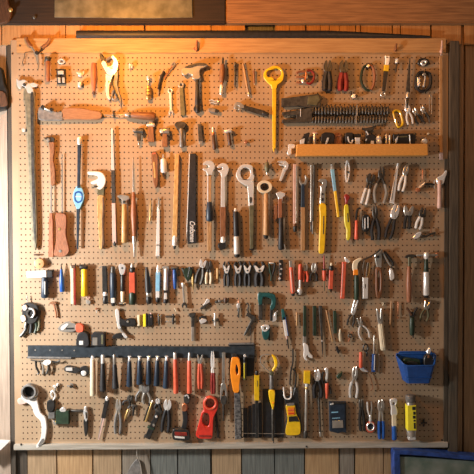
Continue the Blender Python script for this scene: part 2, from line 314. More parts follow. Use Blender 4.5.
TOOLS = '''
punch_pliers|pliers|rusty pliers hanging jaws down with two brown handles splayed in a V, top left corner|37,52|arm steel t 1 36,54 33,49 29,44; >grip brown t 2 31,46.5,2 27.5,42,2 26,37.5,2 r1=1.7; arm dark t 1 37,54 41,50 44,46; >grip brown t 2.1 42,47.5,2 47.5,43.5,2 50,38.5,2 r1=1.8; pivot_bolt dark z 53 2 1 4; jaw steel p 36,54 38.6,54 39.3,62 38.8,69 37.8,62 th=1.2
wire_hook|hook|thin bent wire left of the V-splayed pliers|24,52|hook iron t .35 36,51.5 25,51.8 24,55 22,62 23,65
chisel|chisel|stubby brown handled tool with a dark metal cap, beside the V-splayed pliers|48,57,48,82|cap iron r 57 61.5 3.1 2.7; handle redwood r 61 82 2.6 2.3 2.2
washer|washer|small pale oval washer above the square chrome clamp|61,61|ring white x 57,61 59,58.6 61.5,57.8 64.5,60 65,61.5 62,63.6 59,63.5 / 60.2,60.6 62.4,60.4 62.2,61.8 60.4,61.8 th=1.5
clamp|clamp|little black clamp with square chrome faces under the pale oval washer|61,76|body dark p 56.5,69 65.5,69 66,84 57,84 / 60.2,75 62.2,75 62.2,76.5 60.2,76.5 w0=0 w1=3; screw_plate chrome p 58,71 64,71 64,74.5 58,74.5 w0=3 w1=3.9; jaw_plate chrome p 58,77.6 60.6,77.6 61,83 58.6,83 w0=3 w1=4; jaw_plate chrome p 62.4,77.6 65,77.6 65.2,83 62.7,83 w0=3 w1=4
wing_nut|nut|chrome wing nut right of the square chrome clamp|80,74|body chrome z 74.5 2 0 3; wing chrome p 79,75.5 76,72.4 77.2,71.6 81,73.5 80.6,76 th=1 w0=1; wing chrome p 80,75.5 82,71.4 84,70.6 84.3,73 82,76 th=1 w0=1
hose_fitting|fitting|round chrome fitting with a black side, just under the wing nut|80,85|barrel chrome r 82 87.5 2.5 2.2; cap dark r 82.6 87.4 1.5 1.5 u=2.2
wooden_spindle|spindle|loose brown spindle shaped wooden handle left of the big locking pliers|94,63,94,95|handle redwood r 63 92 2.8 1.9 3.2; ferrule darkwood r 92 95 2 1.6
hose_nipple|fitting|tiny chrome hooked nipple right of the big locking pliers|130,66|body chrome r 63 68 1.5 1.1; tip steel r 68 70.5 .7 .4; lip chrome t .8 130,64 132,65 131.5,68
brass_fitting|fitting|ridged brass fitting under a chrome nut on a short neck|148.5,84|nut chrome r 76 80.5 2.1 1.7; neck steel r 80 86 .9 1; ridge brass r 86 89.2 2.8 2.8; ridge brass r 89 92.5 3.2 3.2; ridge brass r 92.3 96 3.3 3.3; ridge brass r 96 100 3 2.6
forceps|forceps|slim dark forceps with an open thin arm, left of the short chrome wrench|162,76|arm dark t 1.3 164,71 161.5,76 159.5,83 158.5,89; >tip steel t .5 158.5,88,1.3 158,95,1.3; arm copper t .55 164,78 168,72 172,66; ring_tip steel t .6 171,65 174,62 174.5,64.5 172,67
combination_wrench|wrench|short pale chrome combination wrench left of the big claw hammer|170,89,171,114|ring_end chrome ring 90.5 2.6 1.3 th=1.5; shaft chrome f 92.5 110 1.3 1.1 1.3; open_end chrome open 112 2.8 1 th=1.7
box_wrench|wrench|dark flat wrench with a chrome round head touching the claw hammer's left side|181,84,183,116|ring_end steel ring 84.5 3.2 1.2 th=1.8; shaft olive f 87 115.5 1.9 2.5 1.5
claw_hammer|hammer|big steel claw hammer with a black handle near the top centre|197.4,68,197.4,113|head steel x -16,71 -14,68 -8,65.5 0,63.4 7,63.6 10.4,65.6 7.4,67.6 3.4,69.6 2.4,73 2.8,79 -4.2,79.4 -5.2,76 -9,74.4 -12.4,76.2 -15,74.6 th=5;  >top_band iron x -13,68.2 -8,66 0,64 7,64 9.6,65.4 6,66.4 0,66.4 -7,68.4 w0=5.4 w1=6; handle rubber r 78 106 1.9 2.6 2.1; >cheek steel r 76 80 2.4 2.3; hang_ring iron ring 109 4 2.4 th=2; end_cap rubber r 104 113 2.6 2.2
awl|awl|brown handled awl with a chrome socket tip right of the claw hammer|223,59,221,95|stem dark r 58 66 .9 1.3; handle brown r 64 83 2.1 2.4 2.9; neck copper r 82 86 1.4 1.3; tip chrome r 84.5 95 1.7 1.8
split_pin|pin|tiny chrome clip above the small grey block|214,101|loop chrome t .6 209,100.5 212,99.5 215,101 217,99.8 218,101.5 215.5,103.2 213,102 209.5,102.6
sanding_block|block|small grey slanted block below the tiny chrome clip|213,110|block grey p 208.6,108 215,108.4 218.6,110 217.8,113 213,112.6 208.5,111.4 w0=0 w1=3; cap dark p 215.4,108.8 218.8,110 218,113 214.8,112.6 w0=3 w1=3.5
punch|punch|dark tapering steel punch hanging left of the thin tan rod|235,62,235,89|cap iron r 62 66 1.3 1.3; shank iron r 65.5 85 1.2 .9; tip iron r 84 89.5 .8 .3
drill_rod|rod|thin tan slanting rod between two dark punches|243,63,249,96|rod wood r 63 93 1 1.1; cap steel r 92 96 1.2 1.1
nail_set|punch|very short dark nail set left of the yellow ring wrench|254,70,254.3,83|shank brown r 70 83 .9 .8; tip steel r 82.3 84.5 .5 .3
ring_wrench|wrench|long yellow wrench with an open ring head at the top of the board|274,76|head yellow x 270,67.2 264.8,71 263.6,77 267,82 271,85.5 272,88.5 276.6,88.5 277.6,85 282,81.6 284,76 283,70.5 279.5,66.8 274,65.6 / 273,69.2 277.5,68.6 281,71 281.2,75 278,78.2 275,80 272,77 268,76.8 266.6,74 268,71 th=2.6; handle yellow p 272.4,86 276.6,86 276.2,119 275.9,149 273.6,152 272.7,148 272.4,118 th=2.2; hang_hole dark z 149 .6 2 2.75 u=.7
c_clamp|clamp|left one of two tiny copper toned C clamps above the long toothed bars|300,77|frame copper t 1.1 306,71.5 300,71.5 296.5,73 ; frame copper t 1 296.5,82 301,82.5 305,80 306,75 306,72; screw copper h -4 5 .9 .9 77; swivel_pad chrome r 79 83 1.8 1.8 u=3
c_clamp|clamp|right one of two tiny copper toned C clamps above the long toothed bars|311,77|frame darkred t 1.2 307,70.5 311,70.5 314,74 313.5,80 310,83.5 306.5,82; screw iron h -4 3 .8 .8 76; swivel_pad steel r 75 79 1.3 1.3 u=-4
ratchet_tool|nut|small chrome nut with a dark stub right under the red gripped pliers|354,96|nut chrome z 96 2.2 0 3; stub dark r 91 95.5 .9 .9 u=-2.5; cap dark z 96 1.4 0 3.4 u=2.3
pruning_shears|shears|spring shears forming a closed dark oval with a reddish right grip|368,78|grip darkgreen t 1.3 369,64.5 364,67 361.5,75 362,83 366,89 370,90.5; grip redwood t 1.4 369,64.5 373,67 374.8,75 374,84 371.5,89.5; pivot_bolt steel z 66 1.6 0 3.6; blade iron p 366,67 372,67 373,63.4 368.5,62.6 th=1.4
tube_wrench|wrench|wrench with white head, yellow collar and dark shaft near the top right|388,56,383,97|head white p -3,56 1.8,55.4 2.3,60 1.9,65 -1.8,65 -2,60 th=2.6; >slot dark p -1.8,57 .6,57 .6,58 -1.8,58 w0=2.6 w1=2.9; collar yellow f 65 71 2.4 2.4 3; shaft dark f 71 91 2 1.6 2; ring_end steel ring 94 3 1.3 th=1.8
hook_bolt|bolt|small chrome ball headed bolt right of the yellow collared wrench|397,61,396,72|head chrome r 58.5 63.5 1.9 1.6; shank iron r 63 72 1 .7
file|file|long thin dark tapered file with a chrome socket at its foot, upper right|410,58,407,108|blade iron f 58 92 .5 2.3 1.2; socket steel r 91.5 98 1.6 1.8; tang dark r 97 108 1.3 1
padlock|nut|dark oval ring holding a chrome hub, above the black chrome oval shears|423,62|rim dark x 418,61 420.5,58.2 425,57.8 429,60 430,62.5 427,65.4 421.5,65.6 418.4,64 / 421,62 423,60 426,61 426,63 423,64 th=2; hub chrome x 420.4,63 422,60.4 425.6,59.8 427.4,61.6 425.4,65 422.6,66 / 423,62.4 425,62 425,63.4 423.4,63.6 w0=1.4 w1=3
spring_shears|shears|rounded black spring shears with two chrome blades inside, upper right|423,81|grip rubber t 1.6 424,72 419,73 416.5,79 416.5,86 420,90.5 424,91; grip rubber t 1.6 425,72 430,74 431,81 429.5,87 425,91; blade chrome p 416.8,78 419.6,77.4 419.8,86 417.4,87 th=1.6 w0=2.8; blade chrome p 424.6,75.6 426,76 424.6,87 422.6,87 th=1.4 w0=1.6; pivot_bolt steel z 74.5 1.6 0 4 u=1
wire_loop|hook|narrow upright chrome wire loop at the far right of the top rows|431,103|loop steel t .5 430,111 430,97 431,94.6 432.2,97 432.2,112 431.4,114
folding_rule|rule|long pale notched wooden rule hanging from a peg at the board's right edge|441.5,108|rule wood p 440,56 443,56 443.4,158 440.4,158.6 th=1; end_cap pink p 440,152 443.6,152 443.6,159.5 440.2,159.5 w0=0 w1=1.4
pipe_wrench|wrench|very long pipe wrench with a pale hooked jaw down the board's left side|30,88|hook_jaw chrome x 16.8,78.6 20,80.4 24,79.6 28,82 33,88.5 33.5,93 28,93.4 25.5,88 22.6,86 20.6,89 17.6,86.5 th=3.4; heel_jaw chrome p 29,83.4 34,82.4 38.4,84.4 36.6,86.6 31.6,87.4 th=3; adjusting_nut iron z 85 1.6 2 5 u=-5; handle castiron x 24,90 34,90 35,110 35,150 36.4,200 37.2,232 36.4,248 34.4,249 31.6,232 29.8,190 28,150 26,112 th=3.2; >channel iron x 31,94 33.6,94 34,112 34,150 35.3,200 36,232 35.4,244 34,232 32.2,190 31.4,150 30.8,112 w0=3.2 w1=3.7
peg|peg|tiny round chrome peg left of the long pipe wrench|24,130|stem iron h -.5 4 .7 .7 130 w=1; head chrome z 130 1.9 1 3.6; cap dark z 130.5 1.4 1 3.2 u=2.6
spokeshave|plane|horizontal dark plane body with an orange wooden grip and thin rod, upper left|39,113|body grey x 39.6,108 44,106.4 50,109 56,112 63,112 63,120 55,120.4 45,120.6 39.4,119.4 38.8,113 w0=0 w1=5; knob dark z 108 2.2 4 7 u=5; knob dark z 110.2 1.8 4 7 u=13.5; lever steel t .8 42,107,5.5 48,110,6 54,111,5.5; grip umber x 63,109.5 70,108 80,108 92,110 101,112 101.4,118 92,119.6 75,119.4 63,119 w0=0 w1=5; rod steel t .7 101,114.5,2.5 113,114.5,2.5 117,114.5,2.5; collar dark z 115 2.6 1 4 u=62
stop_collar|collar|thin dark disc between the orange grip and the brown chisel handle|114,115|disc iron h -.8 .8 3.4 3.4 114.5 rm=3.6; rod steel h 1 12 .7 .7 115
mortise_chisel|chisel|horizontal brown wooden handled chisel lying right of the orange grip|126,115,156,117|ferrule steel r 125.5 130 1.9 2.4; cap iron r 129 132 2.7 2.8; handle brown r 131 156 3.2 4.2 3.9
bench_clamp|clamp|first small tool of the short row, a dark grey T shaped vise|139,135|head iron h -6 5.5 2 3 131; stem iron f 132 141 2.4 1.8 2.2; screw steel r 141 145 1.2 1 ; cap steel z 130 1.8 2 5.6 u=-4
pipe_cutter|cutter|reddish small pipe cutter with a pale nose, second in the short row|151,131|nose chrome h -4.5 4 1.6 2.2 125; head steel f 121.5 127 1.8 2.6 3; body brown f 127 142 2.6 3.3 4; roller brown h -4 3 1.4 1.4 138
bench_clamp|clamp|third small tool of the short row, dark chrome cap over a brown stub|165,136|cap steel h -5.5 5 2.4 3 131; nose chrome z 131.5 1.9 2 6 u=-3; body brown f 134 147 2.2 2.8 3.4; jaw iron p 166,128 170,128.5 170.6,136 167,136 th=3
mallet_iron|hammer|dark short tack hammer with a rounded hood, centre of the short row|181,124,182,147|head iron x -6,124 -4,122 1,121.8 4.8,123 4.8,126.4 1.8,129.4 -2.8,129.4 -5.4,127 w0=.2 w1=4.4; handle grey r 128 147.5 2.4 2.7 1.9
cold_chisel|chisel|short dark cold chisel between the tack hammer and the slim dark driver|199.5,124,201,143|shank iron f 124 141 1.9 2.2 2.4; edge steel f 140.5 143.5 2.2 1.8 1.2
nut_driver|screwdriver|slim dark driver with a pale tip pointing up in the short row|212.5,127,214.5,149|tip chrome r 127 132 .6 1.2; neck copper r 131.5 135 1.3 1.6; handle darkwood r 134.5 149.5 1.6 1.9 1.8
tack_hammer|hammer|tiny chrome headed hammer with a dark brown handle, last in the short row|228,130,230,145|head chrome h -4 4 1.6 2.3 131; handle darkwood r 132 145.5 1.9 1.9 1.7
pocket_wrench|wrench|dark adjustable wrench slanting sideways above the bare patch of board|234,104.5,268,114.5|head steel adj 238.5 4.2 th=2.4 rot=0; worm dark h -1.6 1.6 1 1 243; handle iron f 242 264 2.1 2.6 2; end_cap dark r 262 269 2.4 2.2
screw_hook|hook|tiny copper screw head alone in the bare patch left of the yellow wrench foot|246,142|head copper z 142 1.8 0 2.2
hose_clip|clip|small white bracket at the left end of the wooden tray|291,149|plate white x 289,144 295,144.5 294.4,148 291.6,149 291.4,154 288,155 287,152 288.4,149 w0=0 w1=3
carabiner|ring|yellow slanted oblong ring right of the toothed bars|398,118|ring yellow x 392.6,111.6 395,109.4 399,109.6 401.5,112 404,121 403.4,125.4 400,127.6 397.4,126.8 394.6,120 / 394.6,112.6 396,111.2 398.6,111.6 400,113.6 402,121.4 401.4,124.4 399.6,125.6 398.4,124.4 396.4,119 th=2
spike|scribe|dark slender scribe under the left end of the claw hammer row's long file|406,98,407,108|tip steel r 98 108 .9 .5
bent_nose_hammer|hammer|chipping hammer with a dark head and bent brown handle, left of the saws' tangs|49.5,139|head iron p 43,137.6 47,137.2 52.5,136.6 54.6,138.4 54.2,142.5 48.6,142.6 46,139.8 th=3; collar steel z 140 1.7 2 4.2 u=-1; handle brown x 49,141.5 54,141.5 54.4,152 53.4,160 55,168 55.2,182 54,185 51,184.6 50.4,172 49.6,162 49.8,150 th=3
tanged_file|file|thin tang rising from a narrow reddish handle, left of the wide brown handle|51,185,51,257|blade steel f 184 215 .7 .9 .8; handle redwood f 213 257 1.5 2.7 3; ferrule redwood f 219 229 2 2.2 3.6
wide_scraper|scraper|wide brown wooden handle with a brass screw and a thin rod rising from it|61,155|rod steel f 154 214 .45 .8 .8 u=.8; handle redwood x 56,214 60,213 66,214.4 67,222 66.4,234 69,246 69.4,252 65,256.4 58,256.6 54.4,254 56.4,242 56.6,228 w0=0 w1=4.6; screw brass z 229 1.4 4.4 5.1 u=-1; screw steel z 251 1.5 4.4 5.1
beam_torque_wrench|wrench|slim dark wrench carrying a pale blue diamond shaped plate|79.5,137,77.5,249|drive_head white r 137 145 2.3 2.1; shaft navy f 143 188 1.7 1.3 2.2; >face chrome f 141 168 .6 .5 .6 u=-1 w=2.5; plate paleblue x 0,184.5 3.4,188 5.6,194 5.6,199 3.2,205 0,211 -3.2,205 -5.6,199 -5.6,194 -3.4,188 w0=.2 w1=2.4; >dial blue x 0,191 3.6,192.6 4.2,197 3.4,201 0,203 -3.4,201 -4.2,197 -3.6,192.6 / 0,192.6 2.6,194 3,197 2.4,200 0,201.4 -2.4,200 -3,197 -2.6,194 w0=2.4 w1=2.7; >scale_bar white p -3.2,196 3.2,196 3.2,197 -3.2,197 w0=2.4 w1=2.75; tail navy f 209 249 1.6 .8 2
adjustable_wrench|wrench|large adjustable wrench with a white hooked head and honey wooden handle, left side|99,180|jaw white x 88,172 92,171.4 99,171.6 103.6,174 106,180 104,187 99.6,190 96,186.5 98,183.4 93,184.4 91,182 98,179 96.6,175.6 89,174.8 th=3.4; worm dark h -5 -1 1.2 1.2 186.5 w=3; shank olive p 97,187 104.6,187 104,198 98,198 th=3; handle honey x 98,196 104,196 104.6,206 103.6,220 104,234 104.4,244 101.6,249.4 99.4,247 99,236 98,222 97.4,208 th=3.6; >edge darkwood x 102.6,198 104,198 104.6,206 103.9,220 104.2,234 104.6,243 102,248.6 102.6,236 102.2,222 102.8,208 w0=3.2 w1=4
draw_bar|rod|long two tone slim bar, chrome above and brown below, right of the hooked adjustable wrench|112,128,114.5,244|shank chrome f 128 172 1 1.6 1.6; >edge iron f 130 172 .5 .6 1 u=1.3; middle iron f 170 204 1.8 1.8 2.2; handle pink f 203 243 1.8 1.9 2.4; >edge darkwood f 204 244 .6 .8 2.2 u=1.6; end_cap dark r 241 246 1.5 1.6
riveting_hammer|hammer|small hammer with a T shaped steel head and yellow honey handle|124.5,197|head steel x 118,195.4 123,194.6 129,196 129.4,199 127,200.6 127,204.6 122,204.6 122,200 118.4,197.4 w0=.4 w1=4; collar iron z 202 1.4 3.4 4.5; handle honey r 204 243 2.4 3.1 2.9
soldering_awl|awl|long awl with a reddish wooden grip and thin needles at both ends|133,158,134.5,256|needle steel r 158 194 .4 .8; grip redwood r 192 238 1.5 1.6 3; tail steel r 236 257 1.9 .8
utility_knife|knife|dark red brown knife hanging left of the white capped handle|154.5,153,156,188|handle brown x -3,153 2.6,153 3,165 2.6,178 1.6,186 -.6,188 -2.6,182 -3,168 th=3.6; label_strip honey p -2,162 0,162 .4,178 -1.4,178 w0=3.6 w1=3.9; end_cap coral p -2.4,152.6 1.6,152.6 1.6,154.6 -2.4,154.6 th=3.8
burnisher|burnisher|short white barrel handle with a thin chrome tip, right of the red brown knife|163.5,154,164,173|tip steel r 154 159.5 .8 1; barrel white r 158.5 173 3 3.2 3.1
brass_pin|pin|thin short brass pin above the long white blade|150.5,200,150,221|pin brass r 200 221 .5 1.1 .8
slim_knife|knife|long thin white blade hanging below the brass pin|158.5,198,157.5,257|tang steel r 197 212 .5 .8; blade white f 209 256 1.3 1.9 1; >band steel f 244 246 1.9 1.9 1.3; tip steel f 252 258 1.5 .5 .8
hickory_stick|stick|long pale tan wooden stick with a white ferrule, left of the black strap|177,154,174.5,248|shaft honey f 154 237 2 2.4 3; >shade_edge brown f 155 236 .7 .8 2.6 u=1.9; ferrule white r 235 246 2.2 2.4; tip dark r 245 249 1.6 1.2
saw_sheath|sheath|long black sheath with a vertical white script word near its foot|192,153|sheath rubber p 190,153.4 196,153.4 195.8,200 196.2,226 197,243 187.6,244 187,226 188.4,200 w0=0 w1=2.6; spine white p 189.2,153.4 190.2,153.4 188.6,200 187.4,232 186.8,243 186.4,232 187.6,200 w0=0 w1=2.9; >clip steel h -6 -2 .5 .5 219 w=1.5
grip_wrench|wrench|open wrench with chrome head, orange wood shank and wide navy sleeve|209.5,167|jaw chrome x 202.8,165 205,161.6 210,160.4 214,163 215,168 213,172 211.4,176 207.4,176 206.4,172 203.6,170.6 203,168.4 207.6,168.6 208.6,166 206,165 th=2.6; shank wood f 174.5 204 1.9 1.9 2.6; >edge chrome f 174 203 .6 .5 2.8 u=-1.4; sleeve navy r 201.5 221.5 2.6 3.5 3.3; handle wood f 220 251 2.3 2.1 3
grip_wrench|wrench|open wrench with chrome head and shank, brown grip and a chrome black foot|223,168|jaw chrome x 217,166.6 219.5,164.6 223,163 227,164.4 229,168.6 227.6,173 225.6,177 221.6,177 220.6,173.4 217.6,170.4 221.6,170 222,167.4 218.4,168.2 th=2.6; shank chrome f 175 208 1.9 2.1 2.2; grip brown f 207 237 3 2.6 3.4; foot white r 236 243 2.2 2.6; end_cap dark x 219,243 224,241.6 226,244 225,248 220.6,249.6 218,246.4 w0=.4 w1=4
marking_tube|tube|black tube with a chrome tip and white lower half in the middle of the board|235.5,208,237,257|tip chrome r 208 212.5 1.3 1.8; body rubber r 211 237 2.7 2.8; sleeve white r 235.5 255 2.8 3; cap dark r 253.5 257.5 2.9 2.6
box_end_wrench|wrench|large chrome open ring wrench with a dark olive lower handle, board centre|245,173|ring_head chrome x 237.4,170 241,165.4 247,164 252.6,166 253,172 254.4,177 252,182 248,186 243,184 238.4,180.6 236,175 / 240.2,171.6 243,168.4 247,168 250,170.8 250,175.6 247.4,179 244,179.4 241,177 th=3.2; shank chrome p 247,182 253.6,180 253.8,206 248.8,206 th=2.4; >lever iron x 250,197 252,198 251.6,202 250,203.4 249.4,200 w0=2.4 w1=3.2; handle olive f 205 249 2.3 1.6 2.6 u=6.6; end_cap dark h 4.4 9.4 1.2 1.4 249 w=1.8
strap_wrench|wrench|thick pale ring head on a tan wooden handle, right of the large ring wrench|264.5,187|ring_head ivory ring 187 7.6 4.1 th=4.4 st=.86; >inner_ring dark ring 187 4.3 3.5 th=4.6 st=.86; handle wood r 192.5 236 2.3 3 2.5 u=1.6; end_cap dark r 234 239 2.8 2 u=1.4
upholstery_hammer|hammer|small chrome mushroom headed hammer with a dark red shank and black grip|280,194|head chrome x 276,194 277,192.4 281,191.6 285,193.4 284.6,196 282.6,198 282,202 278.6,202 278,198 w0=0 w1=3.4; shank redwood f 199 218 1.8 2 3; side_plate brown p 274.6,205 277.4,203.6 277.8,218 275.4,220.4 273.6,218.6 w0=0 w1=2.4; grip rubber r 217 250 2.3 3.1 2.6 u=1; >edge_mark steel t .4 284,244,6.2 285,249,5.6 282,250,5.6
countersink|bit|small dark green bulb shaped bit with a white tip, above the pale ring head|267,160,267,174.5|tip brown r 160 163 .7 .8; bulb olive r 162 173 1.8 1.6 3; cap white r 172 175 1.2 .8
slip_wrench|wrench|small chrome hooked adjustable wrench on a slanting shank under the tray's left end|283,164|head chrome x 277.4,161.6 280,160.4 285,160.6 288.4,163 288,168 285,171 282.4,169.8 284.8,167.2 284.4,165.8 280,165.4 279,163.8 283,163.4 th=2.2; shank chrome p 283.2,168.4 286.4,170 281.6,181 279.2,180.4 th=1.6
flex_rod|rod|pale tan rod with a small black foot, left of the forked navy wrench|295,164,294.6,233|rod pink f 164 225 1.6 1.5 2.4; >edge steel f 166 224 .5 .5 2.6 u=1.2; collar brown r 223 226.5 1.8 1.8; foot dark r 225.5 232 2.1 1.6 u=.4
fork_wrench|wrench|slim wrench with a forked steel top, navy shank and orange wood handle|303,180|jaw steel x 298.6,176.4 300.4,177 301,181 303.4,182.4 305.2,180 305,175.6 307,176.4 307.6,181 305,185.6 301.4,185.6 299,182 th=2; shank navy f 184 208 1.6 1.9 2.4; handle wood f 207 250.5 2.2 2 2.6
twin_rod|rod|left slim chrome rod of the touching pair beneath the tray|311.5,164,311.3,232|rod steel f 165 222 .9 .9 1.6; foot iron r 221 232 .9 .7|twin slim rods under the tray
twin_rod|rod|right slim dark tipped rod of the touching pair beneath the tray|314.5,165,312.6,235|rod iron f 165 222 .9 .9 1.6; foot grey r 221 234 1 .6|twin slim rods under the tray
yellow_adjustable_wrench|wrench|adjustable wrench with a fat yellow grip, beneath the tray|322.5,184|head steel x 318.6,181 320.4,178.6 325,178.6 326.8,181 326.4,186 325.4,189 325.4,204 320,204 320.8,190 320,186 322,184.6 322,182.4 th=2.4; worm dark z 194 1.1 2 2.9; >slot dark p 321.6,198 323.6,198 323.4,201 321.6,201 w0=2.5 w1=2.75; grip yellow x 319.6,204.4 325.6,204.4 326.2,216 325.4,234 324.8,246 323.6,253 319.2,253 318.8,246 319.4,232 319.8,216 w0=0 w1=4; >lettering dark p 323,216 324,216 323.6,234 322.8,234 w0=4 w1=4.2
hobby_brush|brush|slender brush, pale blue upper part over a yellow stick|332,165,338.5,217|tip steel f 164 171 .8 1.8 1.6; ferrule paleblue f 169 191 1.8 1.5 2; handle yellow f 190 217 1.3 1.2 1.8
spring_clip|clip|narrow chrome spring clip hanging open end down under the tray|347.5,161|arm chrome t .9 347.5,160.5 346.4,166 346,174 347,182; arm chrome t .9 347.5,160.5 349.6,166 349.4,175 347.6,182; pivot dark z 172 1 1 3 u=.6
snap_knife|knife|bright yellow snap blade knife with a dark red neck, right of the blue topped brush|346.5,192|neck darkred x 344.4,196 347,194 350,197 348,202 348,207 345,207 345.6,201 th=2.4; body lemon x 344.4,206 348.2,205 349.2,214 350.4,224 350.6,236 348.6,240.4 346.4,238 346.6,230 344.4,222 w0=.2 w1=3; >label_strip dark p 347,213 348,213 348.8,222 347.6,222 w0=3 w1=3.2; blade steel p 346.6,239 349,239.6 347.4,244 th=.6
hooked_knife|knife|dark curved hook rising from a coral red handle|356.5,208|hook dark t 1.1 360.5,208 358,209 356.6,214 356.2,222; handle coral r 220 239.5 1.4 2.1 1.7
crimper|pliers|small dark crimper with two chrome points right of the coral handle|366,224|body dark x 362.6,216 366,214 370,217 370,228 367,231.6 363,230 th=2.6; jaw chrome t .6 365,218,3 365,229,3; jaw chrome t .6 368,217,3 368,228,3
slim_paring_knife|knife|long tapering chrome blade slanting between two open pliers, right of the tray end|398.5,162,392,204|blade chrome f 163 203 .7 2.4 1.6; >edge steel f 168 200 .3 .8 1.9 u=-1
thin_pin|pin|single thin copper pin standing above the small knobbed lever|423.3,169,423,179|pin copper r 169 179 .6 .5
knob_lever|lever|small slanting lever with a pale copper knob and a chrome stem|418,190|stem chrome t 1 418,189 422,185.6 425,183; knob copper z 190 2.2 0 4.4; arm dark t 1.1 425,184 431,184 435,185; fork steel t .6 435,180 434.4,184 435.4,189
hatchet|hatchet|small chrome headed hatchet with a pale pink wooden handle at the board's right edge|439.5,176|head chrome x 436,180 438,177 442,175 445.6,170.6 447,172 445,178 443,184 438,184.6 th=2.6; handle pink r 180 208.5 2.2 2.4 1.9
small_vise_wrench|wrench|little sideways wrench with a chrome jaw and thin dark handle, right edge|417,236|jaw chrome x 413.4,237.6 417,233 421.6,232 421,235.6 417.6,238.6 th=2.2; handle iron t 1 420,235 426,236.4 431,234 435.6,233; spur brown t .6 431,229 431.6,233 433,237
magnet_bar|bar|tiny dark bar above the round wooden knob at left|33.4,254.8,40,255|bar darkwood r 33.2 40 .9 .9
wooden_plug|plug|round tan wooden knob above the sideways chrome hammer|39.5,263.5|knob wood z 263.5 5 0 4.6; >screw dark z 264 .8 4.4 5 u=.6; stem iron t .6 36,258,2 34.4,263,2 35,268,2
club_hammer|hammer|hammer with a wide chrome block head and short navy handle, left side|45,274|head chrome p 27.6,271 47,270 47.4,277.6 28,277.8 27,275 w0=.2 w1=5; >face_band dark p 47,270 53,270.6 53,277.4 47.2,277.6 w0=.3 w1=4.6; handle navy r 276.5 298 3 3.6 3.4; >stripe white f 281 294 .7 .6 .6 u=1 w=6.8
paint_brush|brush|small brush with a black tip over a blue tapered handle|61.2,264,62.2,292|tip dark r 264 271 .4 1.2; handle blue r 269 292 1.2 2.3 2.5
square_stick|stick|two tone stick, half pale and half dark red, beside the yellow handled mallet|73.2,265,73.6,304|body ivory f 266 304 1.5 1.5 2.6 u=-1.3; >side darkred f 266 305 1.1 1.1 2.2 u=1.1; cap darkwood f 265 268.5 2 2 2.9
rubber_mallet|mallet|yellow handled mallet with a small black head, upper left of the middle rows|84.5,267|head dark h -4.6 3.4 2.6 2.6 267; handle yellow r 268.5 296.5 2.8 3.1 3
key_fob|fitting|small pinkish chrome fitting below the yellow handled mallet|88,300|ring pink ring 297.6 1.8 .8 th=1.4; body steel x 86,300 90,300 90.6,303 88,304.6 86,303 w0=0 w1=2.2
wall_screw|screw|tiny screw in the board right of the pinkish fitting|96,311|head copper z 309 1 0 1.6; shank steel t .4 96,310,1 96.2,313,1
black_socket_driver|screwdriver|black handled driver with a white band, first of the dark row left|104.5,266,105.5,304|hook steel t .6 -5,267.6 -2,266 1,266 3,268; shank dark f 266 293 2.2 2.5 3; band white r 291.5 296 2.3 2.3; end_cap dark r 295 304 2.4 2.8
black_ratchet|screwdriver|fat black handled driver with a pale band, second of the dark row|113,268,113.5,306|shank iron r 266 274 2 2.6; handle navy r 272 299 3 3 3.2; band white f 297.5 302.5 1.8 1.8 6; end_cap dark r 302 306 2.4 2
chrome_ratchet|wrench|wrench with a chrome head, black middle and ivory foot, third of the dark row|122.5,265,122.5,304|head chrome x -3.6,265 0,263.6 3.4,266 2.6,272 .8,275 -1.4,275 -3,271 th=3.4; >slot dark z 268 1.2 2.6 4; middle dark r 274 292 2 2.2; foot ivory r 290 302 2 1.8; end_cap steel h -3.6 3.6 1 1 303
orange_screwdriver|screwdriver|screwdriver with a brick orange grip and dark green foot, in the dark row|132.5,263,132.5,304|cap steel r 263 268 1.6 2; collar dark r 267 273 2.8 2.8; grip coral f 272 293 2.6 2.8 4.6; foot darkgreen r 291.5 304.5 3.3 3.3
black_punch|punch|plain black punch with a pale edge, right of the orange gripped screwdriver|146.8,267,149,304|body rubber r 267 293 1.4 3 2.8; >edge brass f 270 286 .3 .3 1 u=-2.2 w=3; band steel r 291.5 297 2.3 2.3; foot dark r 296 304 2.9 2.6
blue_marker|screwdriver|screwdriver with a pale blue grip and white foot, middle left|158.2,265,157.6,302|shank white r 265 275 1.3 1.9; grip paleblue f 272 291 2 2 3.6; >edge blue f 273 290 .6 .6 3.2 u=1.8; foot white f 290.5 298 1.8 1.8 3; end_cap dark r 297 302.5 2.2 2
white_screwdriver|screwdriver|screwdriver with a long white grip and black cap, right of the pale blue one|166,266,165.6,303|head steel x -3.4,267 -1,265.4 3,266 3,269 1,271 -2,270 th=2.4; grip white r 268 290.5 1.9 2.2 2.1; band dark f 290 293 1.8 1.8 3.6; foot white f 292 300 1.4 1.5 3.6; end_cap rubber r 298.5 303.5 2.4 2.4
blue_small_pliers|screwdriver|small blue gripped tool with a dark head, right of the white screwdriver|174.5,266,175,289|head iron h -3.6 4 1.4 1.8 268; grip blue r 269.5 289 1.8 1.4 2
gear_puller|puller|dark two armed puller above the thin chrome spanner|187,274|arm iron t 1.4 182,268 184,272 186,276; arm dark t 1.8 190,267 189,272 188,277; body darkgreen x 183,270 188,267.6 192.4,270 191,277 188,281 185,277 w0=.3 w1=3.4; screw steel r 276 281 1 .8
thin_spanner|wrench|thin chrome spanner with knobs at both ends, hanging below the dark puller|182.8,283,184.5,308|ring_end chrome r 282.5 287 1.8 1.5; shaft steel f 285 304 .9 .9 1.4; open_end iron open 305.5 3 1 th=1.8
brass_needle|awl|slim brass needle with a dark top in the middle left row|192.3,267,193.2,290|top iron r 267 274 1.2 1.4; needle brass r 273 290 1.2 .4 1.5
slim_pen|tube|short pale tan wooden peg, alone left of the white jawed pliers|217.5,268,217.5,279|peg honey r 268 279 1.2 1.2
